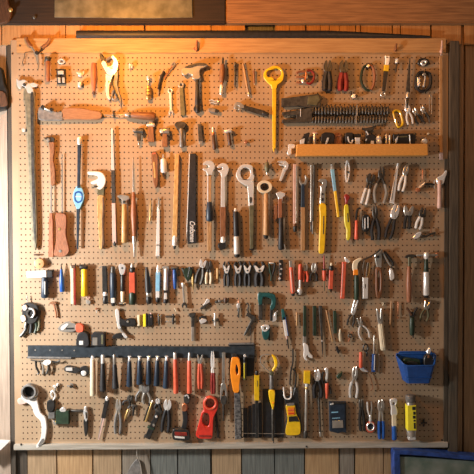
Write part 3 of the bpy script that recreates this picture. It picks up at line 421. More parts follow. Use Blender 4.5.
nail_puller|puller|small slanting claw with a bright chrome face, below the short tan peg|205,303.5|face chrome p 207,298.6 209.6,299.4 210,302 205,306 203,305 th=2; arm iron x 209,303 204,308.6 200,309.4 201,307 205,304 th=2.2
swivel_joint|joint|left dark knuckle joint of a pair below the row of white jawed pliers|219,301|link iron h -4 -.4 1.6 1.8 301.6; link grey h -.8 3 1.8 1.3 301
swivel_joint|joint|right dark knuckle joint of a pair below the row of white jawed pliers|225.5,300.5|cap darkwood r 297.6 303.6 1.8 1.8; lug iron h -3 3.4 1.4 1.4 300.6
slim_clamp|clamp|dark green tweezers with a chrome top right of the four white jawed pliers|271.5,262|arm darkgreen t 1.2 269,264 270,270 271.4,276 271,281; arm dark t 1.1 275,263 274,270 272,276 271,281; top_bar chrome h -2.6 2.6 .9 .9 263
chain_tool|chain|short dark strip with four chrome beads, right of the dark green tweezers|281,271|strip dark f 260 281 2 1.7 2; bead chrome z 264 1 1.6 3.3 u=-.6; bead chrome z 269 1 1.6 3.3 u=.4; bead chrome z 274 1 1.6 3.3 u=-.5; bead chrome z 278.4 1.2 1.6 3.5 u=-1.4
red_rod_driver|screwdriver|long coral red gripped driver with a steel hook top, middle of the board|290.5,261,293.2,296|hook steel f 260.5 268 1.5 1.3 2.2; grip coral r 267 293.5 1.9 2.2 2.1; >stripe pink f 270 292 .5 .5 .5 u=-.6 w=4.2; foot dark r 293 296 2 1.6
red_chrome_mallet|mallet|red topped tool ending below in a chrome ball, middle of the board|300.3,264,299.8,294|grip coral r 264 280 1.8 2 2; shaft chrome f 279 289.5 1 1 2; ball chrome r 288 294.5 2.6 2.2 2.8; >clip dark z 293 1 2 5.2 u=-2.4
red_awl|awl|slender spiked awl with a dark red grip, right of the small black pliers|324,255,324.6,291|spike darkred r 255 271 .5 1.1; grip coral r 270 281 1.9 1.5 2; >sleeve dark r 268.6 272 1.6 1.7; tail olive r 281 291 .8 .5
orange_short_driver|screwdriver|short orange red driver with black ends, right of the red awl|331.5,263,330.4,292|knob ivory r 262.6 266 1.2 1.3; cap dark r 265.4 271 2.4 2.4; grip coral f 270 289 2 2 3.6; foot dark r 288 292 1.9 1.5; eye brass z 291 .9 1 3.8 u=-.8
long_red_driver|screwdriver|longest coral red driver with a chrome hooked top, right of centre|344.6,257,342.4,299|hook chrome x 0,257 2.4,258 5,260 4.8,262.4 2.6,263 1,261 th=1.8; grip coral f 262 298.6 1.9 2 3.4; >side pink f 264 297 .5 .5 3.6 u=-1.2
linoleum_knife|knife|hooked tool with an ivory curved head, orange neck and dark green handle|355.5,265|head ivory x 352.4,268 353,262 357,259 361,257.8 362,259.4 358.6,262.4 357.4,267 357.6,271 353.4,271 w0=.6 w1=3.6; neck orange f 269.5 275 2.2 2.3 3.2; handle darkgreen r 274.5 300 2.4 2.4 2.7 u=1
white_handle_whisk|whisk|white handled tool with three thin steel wires spread above it|365.3,288|wire steel t .4 364.6,279 363,268 365,259; wire steel t .4 366,279 367,268 368.4,262; wire brass t .4 366.6,279 370,270 369.6,263; handle white f 277.5 298.5 2.7 2.5 3.6; >lettering dark p 364.6,284 365.6,284 365.4,288.4 364.6,288.4 w0=3.5 w1=3.75
long_bar_clip|bar|dark thin bar slanting up across the tops of the whisk and the brown folding knife|374,255.5|bar iron t .8 362,260,5 370,256.4,5 376,252.4,5 380,249,5
folding_knife|knife|folding tool with chrome jaws and a brown looped wooden handle, right side|378,275|jaws steel x 374.6,256 377,251.6 381,250.4 382,258 381,268 377.4,268 th=2.6; >rivet dark z 257 1.2 2 3.4; handle brown x 376,268 380.6,268 382,276 382,290 380,297.6 377,297.4 375.6,290 375.6,276 / 378,272 379.4,272 380,280 379.8,289 378.6,292 377.6,288 377.4,280 w0=.3 w1=3.6
grafting_clip|pliers|open chrome pliers leg ending in a pale white tip, right of the brown folding knife|387,262|arm steel t 1 381.6,250 385,256 389,263 391.4,266; arm dark t 1.2 385,252 389,257 393,263 392.6,266; tip white x 389.6,269.4 392.6,269 394.6,276 393.6,279.6 390.4,279.6 w0=0 w1=2.2; link iron t .8 391.6,265 391.4,270
brown_hammer|hammer|slim brown handled hammer with a thin dark head, lower right|409.4,257|head iron x 404.6,256.8 408,254.6 413,254.4 416.6,255.6 414,257.4 410.4,258.6 406,258 w0=.6 w1=3; neck olive f 257 268 1.3 1.4 2.2; handle redwood r 266 302.5 1.8 2.3 3 u=-.6
silver_hammer|hammer|hammer with a fat silver sleeve on its handle and ball chrome head, lower right|426,255.5|head steel h -10 11.6 1.2 1.8 255 rm=1; ball chrome r 252 259.4 2.6 2.2 3; face copper r 252.6 257.6 1.6 1.6 u=10.6; neck darkgreen r 258.4 273 1.8 2.6; sleeve chrome r 271 296 3 3.2 3.1; >base dark r 294.6 297.6 3 2.4
claw_scraper|scraper|small brown T shaped scraper right of the dark clustered pliers, left side|53.5,309|head brown x 48.6,303.6 52,301.6 56,302.6 55.4,305 52,304.6 th=1.8; handle copper t 1 53.4,304 55,310 56,318
hand_plane|plane|pale steel block plane with a coral wooden knob, above the dark rail's left part|66,327|body steel x 58.4,328 62,324 68,321.6 73,322 77,325 76,330.6 68,332 60,331 w0=.2 w1=3.6; >blade white x 61,327.6 66,323.6 69,324 66,327.6 63,330 w0=3.6 w1=4.1; >slot dark p 66,327.6 74,327.4 74,329 66,329.2 w0=3.6 w1=4; knob coral x 76,325 80,323.4 83.4,326 83,331.6 77,331.6 w0=0 w1=4.4
rail_charger|charger|left black box standing on the dark rail, with a small white label|82.6,339|case rubber x 77,338 78.4,333.6 83,331.8 87.4,333.6 88.6,338 88.4,346 77,346 w0=.1 w1=7; >label white p 79.4,340.6 83.4,340.6 83.4,344.6 79.4,344.6 w0=7 w1=7.25; switch dark r 331.4 334.6 2 2|boxes standing on the dark rail|hp=6
rail_charger|charger|right wider black box standing on the dark rail, with a grey label|98,339|case rubber p 91.6,334 94,332.2 103.6,332.4 105,334.6 105,346 91.4,346 w0=.1 w1=7; >label steel p 92.8,337.4 97.6,337.4 97.6,345 92.8,345 w0=7 w1=7.25; side_vent olive p 101.4,334.6 103.4,334.6 103.4,344 101.4,344 w0=7 w1=7.3|boxes standing on the dark rail|hp=6
corner_clamp|clamp|clamp with a white upright, black body and chrome foot above the dark rail|118,322|upright white x 115.6,309.4 118.6,309.4 119.6,316 120,324 121.4,328 118,328.4 116.6,322 115.4,315 w0=0 w1=2.6; body dark x 119.6,318 125,319.4 130,318 135,319 135.6,325.4 128,326.6 123,325.4 120,326 w0=.3 w1=3.8; >knob steel z 321.4 1.2 3.6 4.8 u=10; arm steel t 1.3 119.6,327 121.6,331 125,335,2; foot dark x 112.6,336 118,333 122.6,333.4 123,336.6 118,338.6 113,338.4 w0=.2 w1=3; foot_pad chrome x 122,333.4 125,333.4 127.6,336 127,338 124.6,337.6 w0=.2 w1=3.6
ivory_peg|peg|upright ivory peg between the corner clamp and the yellow peg|138.4,315,138.6,326.4|peg ivory f 315 326 1.1 1.2 2.6
yellow_peg|peg|upright yellow peg with a black side beside the ivory peg|144.5,313.6,144.6,327|peg lemon f 314 326.6 1.3 1.4 2.8; side dark f 313.4 327 .9 1 2.4 u=2
black_peg|peg|dark upright stub with a pinkish cap right of the yellow peg|150.3,313,150.6,326|stub dark f 314 325.6 2.2 2.2 2.6; cap pink r 312.8 318 1.2 1.4 u=.6
small_spring|spring|left small dark upright coil above the dark rail's middle|158.6,313.6,158.8,325.4|coil iron r 314 325 1 1 1.1; arm steel h -.4 3 .6 .6 316
toggle_clamp|clamp|small dark H shaped toggle right of the dark upright coil|170,319|bar iron h -4.4 4.6 1.3 1.3 316.6; link steel h -4 4 .8 .8 321.4; side dark r 314 324.6 1 1 u=3
small_screw|screw|tiny ivory screw tip slanting below the thin chrome spanner|175.6,310|tip ivory t .7 174.4,308.4 176,311.4
tinner_hammer|hammer|tiny thin hammer with a dark T head and chrome handle, above the rail|192.6,314|head iron x 188.4,314.4 191,312.8 194.6,312.6 196,314 194,317 190.4,317.4 w0=.3 w1=3; handle iron f 316 327 1.5 1.4 2.2; shaft steel f 326 341 1.4 1.2 1.8
pulley|pulley|round dark pulley with a bright chrome face above the rail|203,320|wheel dark z 320 4.2 0 2.6; face chrome x 199.6,320.6 202,318.6 206,319 206.6,321 204,323 201,323.4 w0=2.4 w1=3.6
eye_bolt|bolt|short chrome upright bolt right of the round dark pulley|215,320|shaft chrome r 313 326 1 1 1.3; cross iron h -3 4 1.6 1.6 320; nut steel r 318 322.4 1.8 1.8
pick|pick|small chrome tipped pick with a brown shank left of the teal clamp|238.6,306|tip chrome x 236.8,304.4 239,302.6 240.4,306 239.6,308 237,308 w0=.2 w1=2; spike copper r 299 304 .4 .8; shank iron r 307 318 1 .7
l_square|square|dark folded angle plate with a pointed lower leg, below the board's centre|248.6,318|upper iron t .8 247.4,303 248.6,306 247.8,310 249,314; blade iron x 247.6,313 255.4,316.6 255,319.4 247,333.6 243.6,335.6 248,326 251,319.6 246.8,316 w0=0 w1=1.4; stop dark f 320 344 .5 .4 .9 u=2.4
teal_clamp|clamp|large teal C clamp with two dark legs, centre below the white jawed pliers|266,303|frame teal x 258,293.6 262,292.6 270,293 275,295 276,301 275,307 272,310 270,307 271.6,303 270.6,298.6 264,297 262.4,299.6 262,304 258.6,304 w0=.2 w1=3.4; anvil chrome r 293 300 1.4 1.4 u=-7; leg iron f 303 320 2 1.8 2 u=-5.4; leg dark f 307 321 1.6 1.4 2 u=5.6; screw steel h -8 -2 1 1 304.4
claw_bit|bit|small forked chrome bit right of the teal clamp's legs|274,316|fork chrome x 271.6,311.6 273,312 273.6,316 275,312.4 276.6,312.8 276.6,319 275,321.4 272.4,321.6 271.4,319 w0=.2 w1=2.4; tail steel t .7 276,313 278,311
lock_nut|nut|white faced hooked fitting with a teal body under the large teal clamp|265,331|hook white x 261,327 263.6,324.8 268.6,325 269.4,328 266.6,331.4 263,331 / 264.2,327.4 266.4,327.2 266,329 264.6,329.2 w0=1.4 w1=3.4; body teal x 262,330 268.6,328 269.6,334 267.4,339.6 263.6,339 w0=.1 w1=2.8; stem dark r 325 341 .8 .7 u=4.4
scratch_awl|awl|long awl, navy top and white shaft ending in a thin dark spike, lower centre|282.6,309,288.6,348|top teal f 309 320 1.3 2 2.4; shaft white f 317 336 1.4 1.6 2.4; >edge blue f 317 336 .5 .5 2.6 u=1.5; collar pink r 335 339.5 1.2 1.1; spike dark r 338 349 1 .5
short_tan_peg|peg|short tan upright peg left of the long combination spanner|297,312.6,297.2,326|peg wood r 312.6 326 1.1 1
long_spanner|wrench|long spanner with a dark shank and bright white open jaw pointing down|304.8,306|shank darkgreen f 305.6 337 1.4 1.6 1.8; neck steel f 336 346 1.6 1.9 1.8; jaw white x 303.6,343 308,345 309.4,352 312.6,355.6 312.4,358.4 309.4,357.4 307.4,355.4 306.4,358 308.6,360.4 306,360.4 303.6,357 303.8,350 w0=.2 w1=2.4
dark_file|file|left wide dark file of the pair right of the long spanner|314.7,306,314.9,336|body darkgreen f 306 336 1.8 1.8 1.4|pair of dark files right of the long spanner
dark_file|file|right dark file of the pair, tapering to a long thin tail with a chrome bead|320.6,306,323,355|body iron f 306 336 1.8 1 1.4; bead chrome z 341 1 0 2; tail dark f 336 355 .9 .4 1|pair of dark files right of the long spanner
tan_stick|stick|thin tan stick slanting down right of the dark files|326.4,310,333,342|stick wood r 310 342 .7 .8
black_scraper|scraper|plain flat black green scraper right of the slanting tan stick|335,311,335.6,334|blade darkgreen f 311 333.6 1.6 1.6 1.4
bone_folder|stick|short curved ivory tool under the flat black scraper|340.3,330|body ivory x 339.6,330 341.2,329.4 341,335 341.6,340.6 339.8,341.8 339,336 w0=.1 w1=1.7
cup_hook|hook|small copper hook with a dark eye right of the curved ivory tool|350.4,337|eye iron ring 336 2.2 1 th=1.6; tail copper t .7 350,338 349,342; arm copper t .6 351.4,334 352.6,332
rubber_clip|clip|small black rubber clip in the empty space right of the white open jaw|337.6,350|clip rubber x 335.6,347.4 338,346.6 338.6,349 340,351.6 338.4,354 337,351.6 w0=0 w1=2.6
green_clip|clip|small dark green clip above the blue packet|340,374|clip darkgreen x 336.8,376 339.4,373 342.4,371.4 342,375 339.6,378.6 337.4,378.6 w0=0 w1=2.6
ring_key|key|small dark round key ring above the red handled curved tool|366,349|ring dark ring 348 3 1.8 th=1.4 st=1.5; tab dark r 352 357 1 .8 u=1
red_hook_tool|knife|red gripped tool with a curved chrome blade at its foot, right of the lower pliers|361,360|grip coral r 352 368 1.6 1.9 1.8; blade chrome x 359.6,367 362.6,366.6 365,369.4 368.4,371.4 367,372.4 363,371.6 360.4,369.4 w0=.4 w1=2; wire brown t .4 368,372,1 371,379,1 373,388,1 371,391,1
blue_pen|screwdriver|thin steel driver with a pale blue grip left of the blue bin|374.6,335,373.6,372|shank steel r 335 356 .7 .9; grip blue f 354 372 1.5 1.7 2.4; >stripe white f 355 370 .4 .4 .5 u=.6 w=2.7
steel_pin|pin|thin steel pin between the pale blue driver and the blue bin|379.4,354,379.4,372|pin steel r 354 372 .5 .5
tan_pin|pin|long thin tan pin right of the ivory handled pliers|391.8,301,390.6,325|pin wood f 301 325 .6 .8 1.2
short_pin|pin|short thin copper pin right of the long tan one|398.6,302,398.6,319|pin copper r 302 315 .5 .5; bead copper z 318 .9 0 1.6
tiny_clip|clip|tiny ivory clip left of the long tan pin|383.4,303.6|clip ivory t .5 382,303.4 384,303 383,306
planting_fork|fork|dark green forked tool hanging with its prongs up above the blue bin|412,320|prong darkwood t 1.1 406.6,307.6 409,311 411.4,315; prong dark t 1.1 417.4,307.4 415,311 413,315; blade iron x 408.6,309 412,312.4 416,309 415,316 413.6,319 410.6,319 w0=.2 w1=1.6; handle darkgreen r 317 335.5 2.4 2.4 2.7; tip dark r 334 338 1 .5 u=1
hex_plug|fitting|dark grey chrome fitting pair below the rail's left end, with a white face|68,369|body dark x 64.6,367.4 68,365.6 74,366.4 79,368 80,371 76,373.4 69,372.4 64.6,371 w0=0 w1=3; face chrome p 66,367.4 72.6,367.4 72.6,370.6 66,370.6 w0=3 w1=3.8
hose_valve|fitting|white faced round dark valve left of the ivory handled screwdriver|84,371|body dark x 80,368 85,366 88,368 88.6,374 84,376.6 81,375 w0=0 w1=3; face white z 373 2.6 2.8 4
key_bunch|keys|bunch of dark keys with one white tag under the rail's left end|42,362|ring iron t .6 31,360,3 38,361,3 46,360,3; key dark t 1.1 36,361,3 36.6,367,3 39,372,3 38,374,3; key steel t 1 42,362,3 43.6,368,3.4 43,373.6,3; key iron t 1.1 47,361,3 48.6,367,3 46.6,373.6,3; tag white x 43,362.6 47,359.6 51,360.4 51,363 46.6,365.4 w0=3 w1=4; key dark t .9 52,361,3 56,362,3 60,360.4,3||lift=0
orange_saw|saw|saw hanging by its orange looped handle with a mottled dark blade, lower centre|235,375|handle orange x 231.4,358.6 234,356.4 238.6,357.4 240.4,364 240.6,374 239.4,384 239,391 234,391.6 232,384 230.4,372 / 236.4,364 238,367 238.2,372 236.8,374 235.6,369 w0=2.6 w1=6; >cap dark p 231.8,353.6 236.4,353.6 238,358 231.8,358.6 w0=2.6 w1=5.6; blade mottled p 234.4,390 240,390 241,412 241.4,438.4 235,439 234.4,412 w0=2.8 w1=4.4; >teeth iron p 239.4,392 241.6,412 242,437.6 241,437.6 240.6,412 w0=3 w1=4.2||lift=0
small_chisel|chisel|small black and lemon chisel with a chrome ball hook right of the orange handle|244.8,353,244.8,380|hook chrome t .8 244,357 244.6,354.4 247,353.8; ball chrome z 355.4 1.4 2 5; collar dark r 357 362.6 1.5 1.7; handle olive r 362 380 1.7 1.5; >stripe lemon f 363 378 .4 .4 .5 u=-.6 w=3.6||lift=2.6
yellow_chisel|chisel|yellow gripped chisel with a long black blade in the lower centre|256.8,371,256.8,438|cap dark r 370.6 376 1.6 1.8; grip yellow f 375 400 2.5 2.3 4.6; >groove olive f 380 386 .25 .25 .5 u=.4 w=4.7; shank dark f 399 438 1.6 1.2 2||lift=1
tape_ring_wrench|wrench|strap tool with a wire loop, half steel half yellow, grey shank and yellow neck|268,362|strap steel t .5 270,372 263,366 260.6,361 261.6,356 266,354.4 271,355; strap yellow x 271.6,354.6 275.6,356.4 277.6,362 276.6,367 273,371.4 272,369.6 274.4,365 273.6,359.4 w0=1 w1=4; joint olive z 373 2.2 1 5 u=3.6; shank grey r 374 391 2 2.2 u=3.6; neck yellow x 268.8,390 274.4,390 274.6,398 274,405 272.6,409 270.6,403 269,397 w0=1 w1=5.6; >button orange z 402 .9 5.4 6.2 u=5; tail iron r 408 441 1.5 1.1 u=4.8; tail_tip dark r 440 446 .5 .4 u=5.6||lift=1
thin_cable|cable|thin dark looped cable hanging right of the strap tool|293,375|cable dark t .8 293,349 293,362 291,372 290,385; cable dark t .9 293,369 296,374 295.6,384 293.6,392||lift=0
multimeter|meter|yellow cased multimeter with a dark screen, orange keys and a white wire bail|292,412|case dark x 284.6,398 288,395 292,397 294.6,388 297,388 298.4,398 300,410 301.4,424 301.4,431 299,434.8 290,435.4 285.6,434 285.2,427 287,416 285.4,405 w0=.2 w1=5; front_cover yellow x 285.6,405.4 290,404.6 294.6,404.8 296,413 299.6,421 300.2,431 298,434.2 290,434.8 286,433.6 285.8,428 287.6,418 w0=5 w1=6; screen grey p 286.6,402.6 294,402.2 294,404.8 286.8,405.2 w0=6 w1=6.4; keypad orange p 287.6,406.6 293.8,406.4 294.4,414.4 288,414.8 w0=6 w1=6.5; >key_row coral p 287.8,409 294,408.8 294,410 287.8,410.2 w0=6.5 w1=6.8; >key_row red p 288,412 294.2,411.8 294.2,413 288,413.2 w0=6.5 w1=6.8; dial_panel dark p 288.6,416 296.4,415.4 299.2,421 294,420.6 288.6,421 w0=6 w1=6.5; bail white t .8 284,388 284.4,396.4,5.6 288,398.6,5.8 291,396.4,5.6 291.4,388||hp=4
nut_driver_yellow|screwdriver|yellow capped nut driver with a long chrome shaft reaching the ledge|307,371,305.4,438|handle yellow f 370.6 383 3 3 5.6; >band white r 382 387 2.2 1.6; collar brass r 386.4 389.4 1.8 1.8; shaft steel r 388.6 432 1.5 1.4; socket iron r 430 438 2.2 2.3
long_rod_black|rod|long dark rod hanging under the black and chrome pliers down to the ledge|318.6,392,320.6,436|rod iron r 392 434 1.2 1; foot steel r 432 437 1.3 1
orange_nippers|pliers|white topped nippers with one orange lower grip, right of the yellow nut driver|327,383|head white x 324.6,369.4 327,367.6 328.4,370 328.4,376 327.6,380 325.6,380 326,373.6 w0=.2 w1=2.4; jaw dark t 1 323.6,372 322,378 323.6,384; pivot_bolt steel z 381 1.1 .4 3; grip coral r 383 398.6 1.9 1.3 1.8; grip dark t 1 325,382 330,388 331,394
blue_packet|packet|dark blue plastic packet hanging in the lower right, with pale bands|337,417|bag navy p 329,401.6 346,401.6 346.4,433 342,432 338,433.4 329.6,431 w0=0 w1=3; panel navy p 330,405 344.6,405 344.8,428 330.6,428.4 w0=3 w1=3.4; >print paleblue p 331.4,411.6 338,411.2 338,412.4 331.4,412.8 w0=3.4 w1=3.6; >print paleblue p 332,417.6 340,417.2 340,418 332,418.4 w0=3.4 w1=3.6; window steel p 332,420.4 342.6,420 343,427.4 332.4,427.8 w0=3.4 w1=3.7; clip white x 330,403.6 333,402.6 333.4,404 330.4,404.8 w0=3.4 w1=3.8; header dark p 331,401.8 344,401.8 344,404 331,404 w0=3 w1=3.6
swivel_ring_tool|wrench|chrome shanked tool with an orange rimmed ring at its foot, lower right|369.6,403|arm chrome t .9 367.6,402 368,410 370,417; arm steel t .9 371.6,401.6 372,409 370.8,417; ring coral ring 427 5 3 th=2.4 u=1 st=1.15; >rim_face chrome ring 426.6 3.9 2.9 th=3 u=1 st=1.15; hub navy z 427 3 0 1.6 u=1; neck chrome r 415 422 1.4 1.6 u=1
blue_adjustable_wrench|wrench|white topped wrench with a long blue grip, right of the blue gripped pliers|393.4,399,394.4,440|head white x -3.4,399 3,398.6 3.4,403 2,405.4 3.4,409 3,415 -2.6,415 -2.6,408 -3.2,404 / -1,402.4 1,402.4 1,404 -1,404 th=2.8; >slot dark x .6,406 2.4,409 1,412.6 -.8,412 .8,409.4 w0=2.7 w1=3.2; band ivory f 414 426 1.9 2 3.2; >lettering olive f 417 423 .8 .8 .5 w=3.8; grip blue r 425 440 2.4 2.5 2.4
caulk_tube|tube|yellow labelled tube with a grey cap and chrome foot, lower right corner|409.6,394,410.4,438|cap grey r 393.6 402 5 4.8; body steel r 399 436 4.3 4.3 4.3; label lemon f 403.6 428.4 4.3 4.3 9; >print_block dark f 404.6 408 1.6 1.6 .4 u=2 w=9.7; >print_block dark f 409.6 412.6 1.1 1.1 .4 u=2.4 w=9.7; >print_block dark f 413.6 416.4 1.3 1.3 .4 u=2.2 w=9.7; >print_block dark f 417.6 419.4 1 1 .4 u=2.4 w=9.7; >print_block dark f 420.6 426.4 .9 .9 .4 u=2.5 w=9.7; foot chrome x -4,428 4,428 3.6,434 4,438 -3,438.4 -2.4,434 w0=1 w1=8
tiny_hose_tee|fitting|tiny dark tee fitting alone right of the yellow labelled tube|424,423|body dark r 419.6 427 1 1; arm iron h -3 3.6 1 .8 423.4
oil_filter_wrench|wrench|big wrench with a round cup ring and a white curved handle, bottom left corner|30,391|ring grey ring 391 7.6 5.6 th=7 w=4; >rim chrome ring 391.6 8 6.6 th=1.4 w=1.2; >cup dark z 391 6 0 1; lug pink x 17.6,401 20,398 27,399.6 26.6,403 20,404.6 w0=.2 w1=3.4; shadow_plate dark x 27,399 32,401 33,407 29,405 w0=.2 w1=2; handle white x 21.6,393 25,397.6 31,399 36.6,397.6 38,402 40.6,412 45.6,417.6 47,428 45.6,438 43.6,442.6 38,447.6 36,446 40.4,439 41.6,430 40.6,421 35,415 31.6,406 27,402.6 22.4,399 w0=.4 w1=3.6; >toe grey x 38.6,444 42.6,438 44.4,439.6 42,444 39.4,446 w0=3.6 w1=4
small_tee|fitting|small chrome tee fitting right of the big round cup wrench|55,386|arm chrome t 1.1 52.6,386 55.6,387 58,383.6; stem steel r 386 391 1.2 1; lug chrome z 386.6 1.6 0 3
small_cock|fitting|small chrome and black stopcock right of the chrome tee fitting|70,386|arm steel t .9 66.6,386 69.6,386.6; plug dark z 386.6 1.6 0 3 u=1; arm steel t .8 70,384 72.6,385 71,388
drill_chuck|chuck|dark chuck hanging from a chrome hook, left of the black vise block|51,405|hook chrome t .9 52,398 50.6,394.6 52.6,391 55,396 53,400; body dark x 47.6,401 54,400 55,406 53,411 48,411 w0=0 w1=4.4; block grey p 48.4,411.6 55,411.6 55,418.6 48.4,418.6 w0=0 w1=3.4
machine_vise|vise|black green vise block with a long dark arm, lower left|64,416|block darkgreen p 56.6,409.6 69.6,409.6 69.6,423.4 56.6,423.4 w0=0 w1=5.6; knob chrome x 60.6,408.6 64,406.4 67,408.6 66,411 61.6,411 w0=2 w1=6; slide iron h 6 21 1.3 1.5 411; foot steel x 53,421 57,421.6 57,425 54,425 w0=0 w1=3
hanging_vise_grip|pliers|chrome and dark narrow locking pliers at the end of the vise's arm|85.6,409,85.6,436|ball chrome r 406.4 410.6 1.7 1.7; upper chrome x -2.6,410.6 .6,410 2.4,413 1.6,421 -.6,421 -1.6,416 w0=.2 w1=3; slot dark t .6 0.4,412,3.3 1,418,3.3; lower dark x -2,419.6 2,419.6 2,430 .6,436.4 -.8,435 -1.8,428 w0=.2 w1=2.8
boning_knife|knife|knife slanting down with a black handle and pale narrow blade, lower left|107.6,397,98.6,440|cap chrome r 396.4 401 1.8 2; handle dark f 399.6 418 2 2 3; blade pink f 417 440 1.8 .6 1; >edge steel f 418 439 .6 .3 1.3 u=-.8
brass_stub|screw|small brass handled awl slanting right of the lower left slim pliers|128,410,124,422|handle brass r 409.6 419 1 1.4; tip brown r 418.6 422 1.1 .6
dark_stub|screw|small dark stub below the grey chrome cluster, lower left|133.8,404,133,416|head iron h -2.6 3 1.4 1.4 406; shank dark r 406 416 1.3 .9
brass_awl|awl|brass and black awl slanting left of the black slanting clamp, lower left|152.4,401,145.6,422|tip white r 400.6 403.6 .9 1; handle brass r 402 422 1.1 1.6; side dark f 403 421 1 1.3 2 u=-1.5
multi_clamp|clamp|long black slanting bar clamp with chrome dots above the ledge|159.6,409,146,441|bar dark f 409 438 2.4 2.8 3; head iron h -4 4 1.8 1.8 411; knob chrome z 416 1.3 2.8 5.6; knob steel z 424 1.3 2.8 5.4 u=1; jaw darkgreen h -4.4 3.6 1.8 1.8 428; jaw dark h -4 3.4 1.8 1.8 437
paint_scraper|scraper|scraper with a copper collar, black shank and a dark red block foot on the ledge|185,410|head iron x 184,396 187,393.6 190.6,397 189.6,402 186.6,404 184,401.6 w0=.2 w1=3.4; >jaw chrome t .7 185,396,3.6 187.6,395,3.6 189,398,3.6; collar copper x 182.6,404 187,404 186.4,410.6 182.4,410.6 w0=.1 w1=4; shank rubber x 182.4,410 186.4,410 188,418 186,429 181.4,429 183,420 w0=.2 w1=3.6; block dark x 173,430 176,427.6 188,428.6 189.6,433 189,439 175,439 172.6,435 w0=0 w1=6; >plate darkred p 175,430.6 187,431 187.4,434.4 175.4,434.4 w0=6 w1=6.5; >strip white p 174.6,434.6 185,435.6 185,437.4 175.6,436.6 w0=6 w1=6.5
pipe_cutter_red|cutter|bright red tool with a round eye above a slotted wide body, bottom centre|207,417|body red x 203.6,400.6 206.6,397 211,396 215.6,398.4 218,403 217.4,409 215,414 213.4,419 213,430 212,437.4 208,438.4 199.4,438 196,434.6 197,430 199.4,421 201.6,412.6 204,409.6 203,405 / 214.7,403.0 214.1,405.4 212.5,407.2 210.3,407.9 208.1,407.2 206.5,405.4 205.9,403.0 206.5,400.6 208.1,398.8 210.3,398.1 212.5,398.8 214.1,400.6 / 203.6,413.6 207,412.6 209.6,416 209.4,423 207.6,426.4 204.6,425.4 202.4,421 w0=1 w1=5.6; eye_rim coral ring 403 6.6 4.8 th=1 w=5.9 u=3.3; base_plate darkred p 199,434 211,434.6 211,436.6 199,436.2 w0=5.6 w1=6||hp=4
steel_spike|rod|dark thin spike hanging right of the bright red tool|215.6,412,218.4,438|spike dark r 412 438 .9 1.2
flex_wrench|wrench|long steel spanner hanging from the rail right of the red pair, ending in a fork|223.8,353,223.4,421|shank steel f 352.6 384 1.7 1.7 2; >hole dark z 379 .7 2 2.5; fork steel x -1.6,383 2,383 3.6,388 4,399 2,400 1.4,391 -.6,391 -1.6,400 -3.4,399 -3,388 th=2.4; block iron x -2.6,396 3,396 2.6,404 -2,404 w0=0 w1=3; tail iron r 403 421 1.4 .8||lift=2.6
locking_pliers|pliers|big white locking pliers with open curved jaws, upper left|110,75|upper_jaw chrome x 103.4,60.6 106,62.4 107.6,66 110,66.4 112.6,64.4 113.4,60.6 111.4,58 112.6,55.4 116.4,58.4 118.6,64 116.8,72 112.6,76 107.6,74.6 104,69 101.4,63.6 w0=.2 w1=3.6; jaw_tip dark x 99.4,54.6 101.6,53.6 103.6,56.6 105.4,59.4 103.2,61.4 100.6,58.6 w0=.2 w1=3; hook steel t 1.2 111.6,57,3.6 109.4,58.4,3.6 106.4,61,3.6; fixed_handle chrome x 105.6,74 109,75.4 112.6,76 111.4,81 109.4,88 109.6,95 111,98.4 109.4,100 106.6,96 105.6,88 106,80 w0=.2 w1=3.6; >rivet dark z 82 .9 3.4 4.2 u=-1; lever grey x 113.6,71 117.6,70 118.4,76 117.6,84 119.6,92 121.6,99 121,107 119.6,103 117.4,96 114.6,90 112.4,84 114,77 w0=.4 w1=3; >inner_edge iron t .6 113,76,3.4 112.6,84,3.4 115.4,92,3.4 118.6,100,3.4; release_lever steel t .9 113.6,90,2 112,95,2 113,99,2 116,98,2 115.6,93,2; pivot_bolt steel z 68 1.6 3.4 4.4 u=1; adjusting_screw iron r 96 101 1.3 1.1
pincers|pliers|black pliers with a chrome V in the head, leftmost of the four in a row|226.6,262,226.6,286|jaw dark x -3.6,268 -3.78,264.6 -2.16,261.4 -1.08,262.4 -1.62,266 0.0,270 0.9,274 -1.8,274 w0=.1 w1=3.4; jaw dark x 3.6,268 3.78,264.6 2.16,261.4 1.08,262.4 1.62,266 0.0,270 -0.9,274 1.8,274 w0=.15 w1=3.3; face_plate white x -3.06,265.6 -1.8,266 0.0,268.6 1.8,266 3.06,265.6 2.34,270 1.08,273 -1.08,273 -2.34,270 w0=3.4 w1=4; pivot_bolt iron z 270.4 0.72 4 4.5; handle rubber t 1.53 -0.9,272 -1.98,278 -1.62,286; handle rubber t 1.53 0.9,272 1.98,278 1.62,286|four white jawed black pliers
pincers|pliers|black pliers with a chrome V in the head, second of the four in a row|238,262,238,286|jaw dark x -4.1,268 -4.3,264.6 -2.46,261.4 -1.23,262.4 -1.84,266 0.0,270 1.02,274 -2.05,274 w0=.1 w1=3.4; jaw dark x 4.1,268 4.3,264.6 2.46,261.4 1.23,262.4 1.84,266 0.0,270 -1.02,274 2.05,274 w0=.15 w1=3.3; face_plate white x -3.48,265.6 -2.05,266 0.0,268.6 2.05,266 3.48,265.6 2.67,270 1.23,273 -1.23,273 -2.67,270 w0=3.4 w1=4; pivot_bolt iron z 270.4 0.82 4 4.5; handle rubber t 1.74 -1.02,272 -2.25,278 -1.84,286; handle rubber t 1.74 1.02,272 2.25,278 1.84,286|four white jawed black pliers
